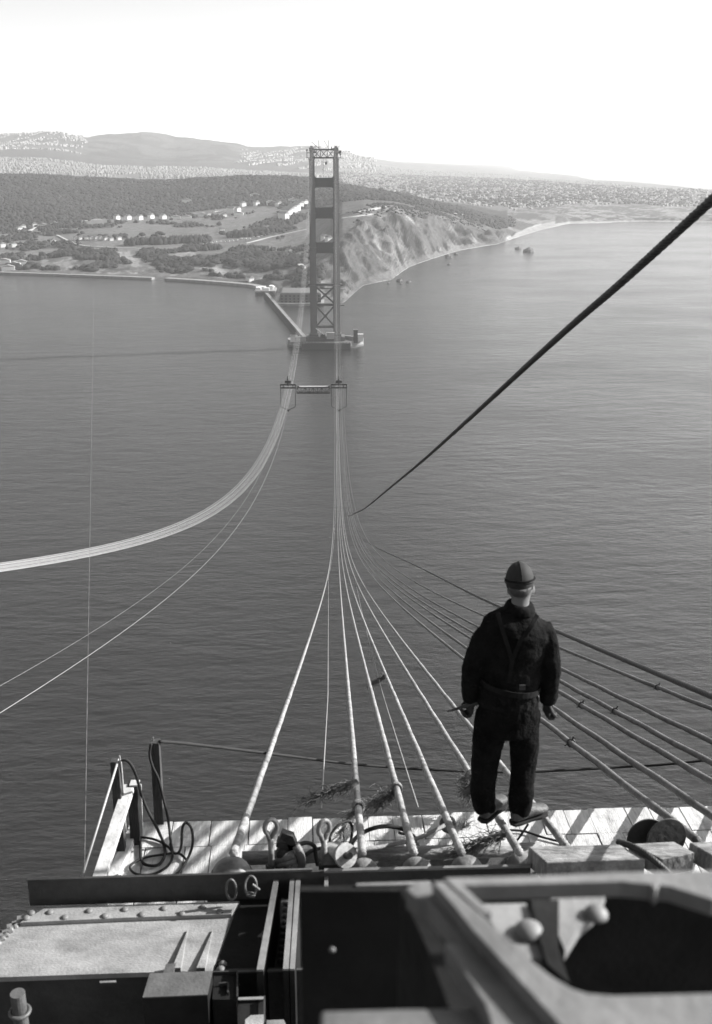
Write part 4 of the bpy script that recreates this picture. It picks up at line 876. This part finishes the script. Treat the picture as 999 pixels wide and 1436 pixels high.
MB().tube([a0.lerp(a1, -.25), a0.lerp(a1, 1.2)], .02, 12).build('axle', M['dark_steel'], e)
b = MB(); b.box(gy(470, 1216, 5.2), (.14, .12, .12)); b.build('bracket', M['dark_steel'], e); tag(e, 'small drum wound with fibre rope right of the eye bolts', 'drum')
line('pale_rope', [gy(484, 1197, 5.25), gy(505, 1192, 5.3), gy(545, 1186, 5.42), gy(585, 1176, 5.6), gy(612, 1164, 5.8), gy(628, 1155, 5.95)], .014, 'manila', 'pale twisted rope pulled tight from the drum to the fourth footbridge rope', 'rope', n=12, sp=20, lobes=3, twist=60)
b = MB(); c = gy(629, 1157, 5.95); b.torus(c, .04, .015, (0, .92, -.385), 20, 10); b.torus(c+Vector((0, .025, -.01)), .042, .014, (.1, .92, -.385), 20, 10); tag(b.build('rope_hitch', M['rag_dark'], smooth=True), 'dark hitch of the pale rope around the fourth footbridge rope', 'rope hitch')
line('air_hose', [gy(462, 1192, 5.6), gy(464, 1172, 5.7), gy(475, 1157, 5.75), gy(488, 1152, 5.8), gy(494, 1160, 5.8), gy(493, 1175, 5.75), gz(488, 1192, zq)], .009, 'hose', 'thin black hose looping up beside the second eye bolt', 'hose')
line('air_hose', [gz(491, 1196, zq), gz(497, 1178, zq+.1), gy(515, 1165, 6.05), gy(540, 1159, 6.1), gy(565, 1163, 6.1), gy(582, 1176, 6.0), gz(588, 1192, zq)], .015, 'hose', 'thick dark hose arching between the second and third ropes', 'hose')
line('air_hose', [gz(560, 1168, zq+.1), gz(575, 1172, zq+.04), gz(583, 1184, zq+.02), gz(580, 1196, zq+.02)], .011, 'hose', 'short dark hose end curled under the thick hose arch', 'hose')
line('air_hose', [gy(416, 1186, 5.35), gy(430, 1182, 5.4), gy(441, 1187, 5.42), gy(443, 1200, 5.4), gy(446, 1214, 5.35)], .013, 'hose', 'black hose elbow right of the air valve', 'hose')
line('air_hose', [gy(425, 1203, 5.4), gy(436, 1194, 5.45), gy(450, 1190, 5.5), gy(462, 1192, 5.5)], .012, 'hose', 'black hose running level from the valve to the drum', 'hose')
line('air_hose', [gz(690, 1172, zq), gz(710, 1165, zq+.01), gz(735, 1166, zq), gz(760, 1174, zq), gz(800, 1184, zq)], .009, 'hose', 'thin black hose on the planks below the boots', 'hose')
line('air_hose', [gz(712, 1188, zq+.03), gz(726, 1178, zq+.05), gz(741, 1156, zq+.2)], .008, 'hose', 'short black line leaning up towards the right boot', 'hose')
line('air_hose', [gz(614, 1164, zq), gz(632, 1158, -4.5), gz(638, 1170, -4.55), gz(637, 1184, zq), gz(630, 1195, zq)], .012, 'hose', 'dark hose loop behind the rope hitch', 'hose')
line('string', [gz(640, 1187, zq), gz(760, 1188, zq), gz(860, 1187, zq), gz(900, 1184, zq)], .003, 'hose', 'thin dark string lying along the platform boards', 'string')
# unseen rack added off the right end only to throw slanting shade stripes
rk = empty('shadow_rack', (4.75, 5.0, CZ-4.9)); dr_ = Vector((0, .923, -.385)); bars = []
for x in (205, 226, 286, 308, 340, 374, 412, 478):
    E_ = gz(x, 1153.5-.0309*(x-190), ZP); q = E_+sd*((4.35+.1*random.uniform(-1, 1)-E_.x)/sd.x); bars.append(q)
    MB().tube([q-dr_*1.25, q+dr_*.55], .029, 10).build('rod', M['grey_steel'], rk, smooth=True)
for k_, t_ in ((0, .62), (1, -1.3)):
    zs = [b_+dr_*t_ for b_ in bars]; a_ = min(zs, key=lambda p: p.z); b_ = max(zs, key=lambda p: p.z)
    MB().bar(a_-Vector((0, 0, .2)), b_+Vector((0, 0, .15)), .05).build('rail', M['dark_steel'], rk)
    if k_: MB().bar(a_-Vector((0, 0, .2)), Vector((a_.x+.3, a_.y-.1, CZ-4.9)), .06).build('leg', M['dark_steel'], rk); MB().bar(b_, Vector((a_.x+.9, a_.y-.3, CZ-4.9)), .05).build('leg', M['dark_steel'], rk)
tag(rk, 'added unseen rack of sloping rods that throws shade stripes on the platform', 'rope rack')
# twin sheave
e = empty('twin_sheave', gy(918, 1190, 5.3))
for k, (x, y, an) in enumerate(((908, 1176, R(-84)), (935, 1176, R(-78)))):
    c = gy(x, y, 5.33-.05*k); ax = Vector((math.cos(an), math.sin(an), .12)).normalized()
    MB().tube([c-ax*.006, c+ax*.006], .125, 40).build('flange', M['dark_steel'], e)
    b = MB(); b.torus(c, .125, .003, ax, 40, 6); b.build('rim', M['grey_steel'], e, smooth=True)
MB().tube([gy(905, 1192, 5.33), gy(940, 1192, 5.3)], .06, 16).build('hub', M['dark_steel'], e)
tag(e, 'dark twin disc sheave where a rope comes down behind the timber blocks', 'sheave')
# shackles on the girder face
for k, (x, y, w, h) in enumerate(((324.5, 1248, 7, 17), (352, 1243, 8, 11))):
    Y = gz(x, 1232, -3.9).y-.03; c = gy(x, y, Y); s = Y*.945+4*.327; b = MB(); rx, rz_ = w/FPX*s, h/FPX*s
    b.tube(spl([c+Vector((math.cos(t)*rx, 0 if k == 0 else .03*math.sin(t), math.sin(t)*rz_)) for t in [2*math.pi*i/14 for i in range(15)]], 3), .0065, 8)
    if k: b.tube([c+Vector((.01, -.01, .02)), c+Vector((.05, -.02, -.01))], .008, 8); b.box(c+Vector((0, -.02, -.04)), (.05, .03, .015), Matrix.Rotation(.3, 3, 'Y'))
    tag(b.build('shackle', M['grey_steel'], smooth=not k), ['oval chain link hanging on the girder face above the rivets', 'small shackle and pin on the girder left of the pale ribs'][k], 'shackle', 'shackles on the girder')

# chafing rags: binding plus loose frayed strands
def rag(c, ax, r, ln, n_, st, dr, lab, m='rag', wrap=True, sr=.0022, cat='frayed rag', name='frayed_rag'):
    c = Vector(c); ax = Vector(ax).normalized(); e = empty(name, c); rr = random.Random(int(c.x*1000)+n_)
    if wrap:
        b = MB()
        for i in range(7): b.torus(c+ax*((i-3)*.011), r+.004+rr.uniform(-.002, .005), .008, ax+Vector((rr.uniform(-.15, .15), 0, rr.uniform(-.15, .15))), 16, 6)
        b.build('binding', M['manila'], e, smooth=True)
    b = MB(); u = ax.cross(Vector((0, 0, 1))).normalized(); v = ax.cross(u)
    for i in range(int(n_*.9)):
        a = rr.uniform(0, 6.283); f_ = rr.random()**1.2; p = c+ax*rr.uniform(-ln, ln)*.5*(1-f_)+Vector(dr)*.75*f_-Vector((0, 0, .05*f_*f_))+(u*math.cos(a)+v*math.sin(a))*(r*rr.uniform(.1, .8)*(1-.5*f_))
        d = Vector(dr)*rr.uniform(.05, .28)+(u*math.cos(a)+v*math.sin(a))*st*rr.uniform(.1, .8); P = [p]; w = Vector((0, 0, 0))
        for k in range(1, 7):
            w = w*.5+Vector((rr.gauss(0, 1), rr.gauss(0, 1), rr.gauss(0, 1)-.15))*.0085; p = p+d/6+w; P.append(p)
        b.tube(P, [sr*q for q in (1.1, 1.2, 1.1, 1, .8, .6, .3)], 4, caps=False)
    b.build('strands', M[m], e)
    if wrap or name == 'frayed_rag' and n_ > 150:
        b = MB(); p = Vector(c)-Vector(dr)*.05; P = [p]
        for k in range(9): p = p+Vector(dr)*.085+Vector((rr.gauss(0, 1), rr.gauss(0, 1), rr.gauss(0, 1)-.3))*.008; P.append(p)
        b.tube(spl(P, 3), [max(.004, (.5+.5*math.sin(q*1.7+n_))*.004+.022*(1-q/32)) for q in range(28)], 9, lobes=4, twist=40); b.build('twist', M[m], e)
    return tag(e, lab, cat, None)
RA = (0, .923, -.385)
def onrope(i, y):                                # a point on footbridge rope i at image row y
    Y = solve(500, y, -1.75)[0]; return Vector((near[i][0], Y, rz(Y, -1.75)))
rag(onrope(2, 1106), RA, .03, .10, 150, .03, (-.40, -.08, -.20), 'long pale frayed rag tied on the third rope, streaming left')
rag(onrope(2, 1110), RA, .025, .08, 110, .03, (-.2, -.02, -.1), 'darker frayed strands hanging under the tie on the third rope', 'rag_dark', False)
rag(onrope(1, 1131), RA, .03, .08, 130, .02, (-.17, -.12, -.16), 'frayed rag tied low on the second rope, trailing towards the eye bolt')
rag(onrope(1, 1126)+Vector((-.02, .25, 0)), RA, .03, .07, 160, .02, (-.44, -.1, -.08), 'dark tail of rag blown out left of the second rope', 'rag_dark', False)
rag(onrope(4, 1092), RA, .04, .16, 520, .085, (-.02, -.05, -.05), 'thick bushy grey tuft of chafing yarn on the fifth rope left of the man', 'manila', sr=.0028)
rag(onrope(4, 1100), RA, .035, .2, 200, .06, (-.07, -.05, -.05), 'darker yarn showing under the bushy tuft on the fifth rope', 'rag_dark', False)
rag(onrope(5, 1118)+Vector((-.03, 0, .0)), RA, .04, .10, 260, .05, (-.09, -.02, -.03), 'dark rag bundle on the sixth rope between the boots', 'rag_dark', False)
rag(onrope(3, 948), RA, .03, .1, 240, .04, (-.28, 0, -.12), 'small dark rag fluttering on the fourth rope out over the water', 'rag_dark', False)
rag(onrope(4, 1172)+Vector((-.02, 0, 0)), RA, .035, .12, 170, .03, (-.36, .02, -.12), 'dark frayed rag trailing left from the rope under the left boot', 'rag_dark', False)
rag(gz(648, 1158, ZP+.03), (1, 0, 0), .02, .1, 60, .05, (.08, .04, .02), 'wisps of loose yarn on the planks left of the boots', 'manila', False, .0015)
for i, y in ((8, 992), (9, 1001), (11, 968), (6, 1045)):
    c = onrope(i, y); b = MB(); b.torus(c, .034, .008, RA, 14, 6); b.bar(c, c+Vector((.02, 0, .07)), .012); b.bar(c+Vector((-.02, 0, 0)), c+Vector((-.05, .02, -.04)), .01)
    tag(b.build('rope_clip', M['dark_steel']), 'small dark clip on the %s rope right of the man' % {8: 'ninth', 9: 'tenth', 11: 'twelfth', 6: 'seventh'}[i], 'clip', 'small clips on the ropes')

# ------------------------------------------------------------------ the man
def remesh(o, vox, sm_, noise=0, nscale=.1, nm=None, sub=0):
    md = o.modifiers.new('r', 'REMESH'); md.mode = 'VOXEL'; md.voxel_size = vox; md.use_smooth_shade = True
    if sm_: s = o.modifiers.new('s', 'SMOOTH'); s.iterations = sm_; s.factor = .5
    if noise:
        t = bpy.data.textures.new('cloth_folds', 'CLOUDS'); t.noise_scale = nscale; t.noise_depth = 3
        d = o.modifiers.new('d', 'DISPLACE'); d.texture = t; d.strength = noise; d.mid_level = .5; d.texture_coords = 'LOCAL'
    dg = bpy.context.evaluated_depsgraph_get(); me = bpy.data.meshes.new_from_object(o.evaluated_get(dg)); o.modifiers.clear(); old = o.data; o.data = me
    me.shade_smooth(); return o
YM = 5.68
def loft(b, secs, n=18):                         # secs: centre, half width, half depth, optional sideways axis
    vs = []; m_ = len(secs); cs = [Vector(s[0]) for s in secs]
    for i, s in enumerate(secs):
        t = (cs[min(i+1, m_-1)]-cs[max(i-1, 0)]).normalized(); x = Vector((1, 0, 0)) if len(s) < 4 else Vector(s[3]); x = (x-t*x.dot(t)).normalized(); y = t.cross(x)
        for k in range(n): a = 2*math.pi*k/n; vs.append(cs[i]+x*(math.cos(a)*s[1])+y*(math.sin(a)*s[2]))
    fs = [(i*n+k, i*n+(k+1) % n, (i+1)*n+(k+1) % n, (i+1)*n+k) for i in range(m_-1) for k in range(n)]+[tuple(range(n-1, -1, -1)), tuple((m_-1)*n+k for k in range(n))]
    b.add(vs, fs)
def W_(px, y): return px/FPX*(YM*.945-slope(y)*YM*.327)    # photo pixels to metres at the man
def pm(x, y, dy=0): return gy(x, y, YM+dy)
body = MB()
loft(body, [(pm(713, 990), .15, .11), (pm(715, 960), .14, .10), (pm(718, 920), .17, .115), (pm(722, 885), .16, .10), (pm(725, 868), .11, .08), (pm(728, 858), .07, .07), (pm(730, 845), .052, .055), (pm(731, 836, .01), .052, .057), (pm(731, 828, .02), .066, .08), (pm(730, 818, .02), .076, .092), (pm(729.5, 806, .02), .074, .092), (pm(729, 797, .02), .055, .07), (pm(729, 791, .02), .02, .025)])
for sx, pts in ((-1, [(696, 890), (670, 918), (661, 948), (661, 978)]), (1, [(755, 890), (770, 918), (772, 945), (770, 982)])):
    body.tube(spl([pm(*p, [0, -.02, 0, .04][i]) for i, p in enumerate(pts)], 4), [.05-.02*i/12 for i in range(13)], 12)
for pts in ([(694, 990), (682, 1060), (678, 1118)], [(734, 990), (733, 1060), (731, 1120)]):
    body.tube(spl([pm(*p) for p in pts], 6), [.065-.037*i/12 for i in range(13)], 12)
hd = pm(731, 829, .10)                           # nose, brow, ears on the far side of the head
body.ball(hd+Vector((0, .015, 0)), (.014, .022, .018), 8, 6); body.ball(hd+Vector((0, -.005, -.035)), (.03, .03, .022), 10, 6); body.ball(hd+Vector((0, -.03, .03)), (.055, .04, .02), 10, 6)
for s in (-1, 1):
    body.ball(pm(731, 828, .015)+Vector((.072*s, 0, 0)), (.012, .02, .032), 8, 6); body.ball(hd+Vector((.03*s, -.012, .018)), (.012, .01, .008), 8, 5)
o = body.build('person', M['skin']); remesh(o, .012, 3)
man = tag(o, 'person in dark work clothes and hard hat standing with back turned on the ropes', 'person')
# jacket
b = MB()
loft(b, [(pm(713, 986), W_(43, 980), .135), (pm(714, 972), W_(41, 970), .13), (pm(715, 955), W_(41, 950), .125), (pm(717, 930), W_(45, 930), .135), (pm(720, 905, -.01), W_(49, 905), .145), (pm(722, 886, -.01), W_(51, 885), .145), (pm(724, 872), W_(48, 870), .125), (pm(726, 862), W_(34, 860), .10), (pm(728, 855), W_(21, 855), .082), (pm(729, 848), W_(19, 848), .075)])
for pts, rs in (([(692, 879), (679, 895), (668, 920), (661, 945), (659, 962), (661, 982)], [.062, .067, .064, .060, .056, .047]), ([(759, 879), (767, 895), (771, 919), (772, 942), (771, 962), (770, 984)], [.062, .068, .065, .061, .057, .048])):
    P = spl([pm(*p, [.0, -.02, -.03, -.01, .02, .04][i]) for i, p in enumerate(pts)], 4); b.tube(P, [float(np.interp(i/(len(P)-1)*5, range(6), rs)) for i in range(len(P))], 14)
o = b.build('jacket', M['jacket']); remesh(o, .011, 3, .030, .11); o.parent = man
b = MB(); loft(b, [(pm(728, 859), W_(23, 858), .095), (pm(729, 852), W_(22, 853), .09), (pm(730, 845), W_(18.5, 848), .078)]); o = b.build('collar', M['jacket'], man); remesh(o, .01, 2, .01, .05)
# trousers
b = MB()
loft(b, [(pm(713, 962), W_(38, 962), .12), (pm(713, 985), W_(42, 985), .135), (pm(712, 1005), W_(43, 1000), .135), (pm(712, 1025), W_(40, 1020), .125)])
for pts, rs in (([(691, 1000), (686, 1035), (681, 1065), (678, 1095), (677, 1118), (681, 1137)], [.100, .094, .083, .078, .077, .066]), ([(734, 1000), (735, 1035), (735, 1065), (733, 1095), (731, 1118), (728, 1140)], [.098, .087, .082, .076, .072, .064])):
    P = spl([pm(*p, [0, 0, .02, .0, -.01, -.01][i]) for i, p in enumerate(pts)], 4); b.tube(P, [float(np.interp(i/(len(P)-1)*5, range(6), rs)) for i in range(len(P))], 16, flat=1.05)
o = b.build('trousers', M['cloth']); remesh(o, .011, 3, .028, .12); o.parent = man
# boots
def boot(hx, hy, tx, ty, dy):
    b = MB(); h = pm(hx, hy, -.03); t = pm(tx, ty, dy); d = t-h; d.z = 0; d.normalize(); s = Vector((d.y, -d.x, 0)); Ln = .27
    z0 = h.z
    loft(b, [(h+Vector((0, 0, .10)), .042, .045, s), (h+Vector((0, 0, .07))+d*.02, .045, .05, s), (h+Vector((0, 0, .03))+d*.02, .045, .055, s)], 14)
    loft(b, [(h+d*x+Vector((0, 0, z)), w, hh, s) for x, z, w, hh in ((-.05, .03, .02, .02), (-.03, .035, .04, .04), (.03, .042, .043, .045), (.09, .04, .045, .043), (.15, .03, .05, .032), (.19, .026, .048, .027), (.22, .022, .03, .018))], 14)
    o = b.build('boot', M['leather'], man); remesh(o, .008, 3)
    b = MB(); pts = [h+d*x+s*w+Vector((0, 0, -.001)) for x, w in ((-.06, 0), (-.045, .035), (0, .042), (.08, .04), (.15, .052), (.2, .045), (.232, .0), (.2, -.045), (.15, -.05), (.08, -.038), (0, -.042), (-.045, -.035))]
    q = b.prism(pts, .016); q = b.build('sole', M['hose'], o)
boot(682, 1145, 703, 1132, .12); boot(727, 1150, 760, 1140, .06)
# helmet
hc = pm(729.3, 814, .015); hw = W_(20, 810); tl = Matrix.Rotation(R(-12), 3, 'X') @ Matrix.Rotation(R(-4), 3, 'Y')
b = MB(); b.ball(hc, (hw, hw*1.16, W_(27, 805)), 40, 16, rot=tl, zmin=-.30)
hp = b.build('helmet', M['helmet'], man, smooth=True)
b = MB()
for a in (0,):
    dx = math.sin(R(a)); P = [hc+tl@Vector((hw*dx*1.0*math.cos(t)*1.01, hw*1.18*math.sin(t)*1.01 if a == 0 else -hw*1.18*math.cos(R(a))*math.cos(t)*1.01, W_(27.5, 805)*1.01*(math.cos(t) if a == 0 else math.sin(t)))) for t in ([R(q) for q in range(-88, 89, 8)] if a == 0 else [R(q) for q in range(4, 88, 6)])]
    b.tube(P, .0022, 6)
b.build('ridge', M['helmet'], hp, smooth=True)
b = MB(); n_ = 40; vs = []
for i in range(n_):
    t = 2*math.pi*i/n_; f = max(0, math.sin(t))
    for rr_, z_ in ((1.0, .008), (1.025+.25*f, -.002-.006*f), (1.025+.25*f, -.008-.006*f), (1.0, 0.0)): vs.append(hc+tl@Vector((hw*rr_*math.cos(t), hw*1.18*rr_*math.sin(t), z_)))
b.add(vs, [(i*4+k, ((i+1) % n_)*4+k, ((i+1) % n_)*4+(k+1) % 4, i*4+(k+1) % 4) for i in range(n_) for k in range(4)]); b.build('brim', M['helmet'], hp, smooth=True)
b = MB(); b.torus(hc+Vector((0, 0, .012)), hw*1.03, .0055, tl@Vector((0, 0, 1)), 36, 6); b.v = [tuple(hc+Vector(((v[0]-hc.x), (v[1]-hc.y)*1.17, v[2]-hc.z))) for v in b.v]; b.build('band', M['strap'], hp, smooth=True)
b = MB(); loft(b, [(pm(730.5, 833, 0), .048, .055), (pm(730.3, 828, .0), .064, .084), (pm(729.8, 819, .0), .0765, .095)]); o = b.build('hair', M['hair'], man); remesh(o, .01, 2); o.location = (-.004, -.004, 0)
# harness
b = MB()
def onback(x, y, k=1.0): return pm(x, y, -.168+.03*abs(x-722)/50*k+(.035 if y < 872 else 0))
for pts in ([(698, 858), (704, 880), (712, 905), (718, 925)], [(754, 862), (744, 880), (730, 900), (719, 925)], [(719, 925), (716, 945), (713, 958)]):
    P = spl([onback(*p) for p in pts], 6)
    for a_, c_ in zip(P[:-1], P[1:]): b.bar(a_, c_, .024, .006, up=Vector((0, -1, .2)))
b.build('harness', M['strap'], man)
b = MB(); cb = pm(714.5, 957); n_ = 40
for i in range(n_):
    t0, t1 = 2*math.pi*i/n_, 2*math.pi*(i+1)/n_; f = lambda t: cb+Vector((math.cos(t)*(W_(43, 957)), math.sin(t)*.155, -.035*math.cos(t)))
    b.bar(f(t0), f(t1), .006, .034)
bl = b.build('belt', M['strap'], man); MB().box(pm(733, 964, -.165), (.035, .012, .03)).build('buckle', M['dark_steel'], bl)
# gloved hands, fingers closed
def hand(wr, dn, side, m, grip):
    wr = Vector(wr); dn = Vector(dn).normalized(); sd2 = Vector(side).normalized(); f = dn.cross(sd2).normalized()   # f: palm normal
    b = MB(); loft(b, [(wr-dn*.03, .036, .03, sd2), (wr+dn*.01, .036, .026, sd2), (wr+dn*.05, .046, .024, sd2), (wr+dn*.085, .046, .02, sd2)], 14)
    for k in range(4):
        p = wr+dn*.082+sd2*(-.034+.0225*k); ln = (.030, .034, .032, .025)[k]
        P = [p-dn*.02, p, p+dn*ln*.8+f*.008, p+dn*ln+f*(.03), p+dn*ln*.5+f*.046, p-dn*.004+f*.046]
        b.tube(spl(P, 3), .0105, 8)
    p = wr+dn*.025-sd2*.038*1; P = [p, p-sd2*.02+dn*.03+f*.012, p-sd2*.012+dn*.055+f*.034, p+sd2*.02+dn*.06+f*.052]; b.tube(spl(P, 3), .0125, 8)
    o = b.build('glove', m, man); remesh(o, .0042, 2); return o
hand(pm(660, 979, .03), (-.0, .02, -1), (.15, -1, 0), M['glove'], True)
hand(pm(769, 982, .03), (-.06, .06, -1), (-.15, 1, 0), M['glove'], False)
b = MB(); b.tube([pm(676, 984, .0), pm(664, 987.5, .0), pm(648, 992, .01), pm(627, 998, .02)], [.014, .015, .012, .004], 10)
tag(b.build('spike', M['dark_steel'], smooth=True), 'short pointed steel spike held in the left hand of the man', 'spike')

# ------------------------------------------------------------------ sea air
vm = bpy.data.materials.new('haze'); vm.use_nodes = True; n = vm.node_tree.nodes; n.remove(n['Principled BSDF'])
pv = n.new('ShaderNodeVolumePrincipled'); pv.inputs['Color'].default_value = (1, 1, 1, 1); pv.inputs['Density'].default_value = 5.6e-5; pv.inputs['Anisotropy'].default_value = .3
vm.node_tree.links.new(pv.outputs[0], n['Material Output'].inputs['Volume'])
mb = MB(); mb.box((0, 31500, 167), (121000, 78000, 368)); hz = mb.build('haze', vm); tag(hz, kind='stuff')
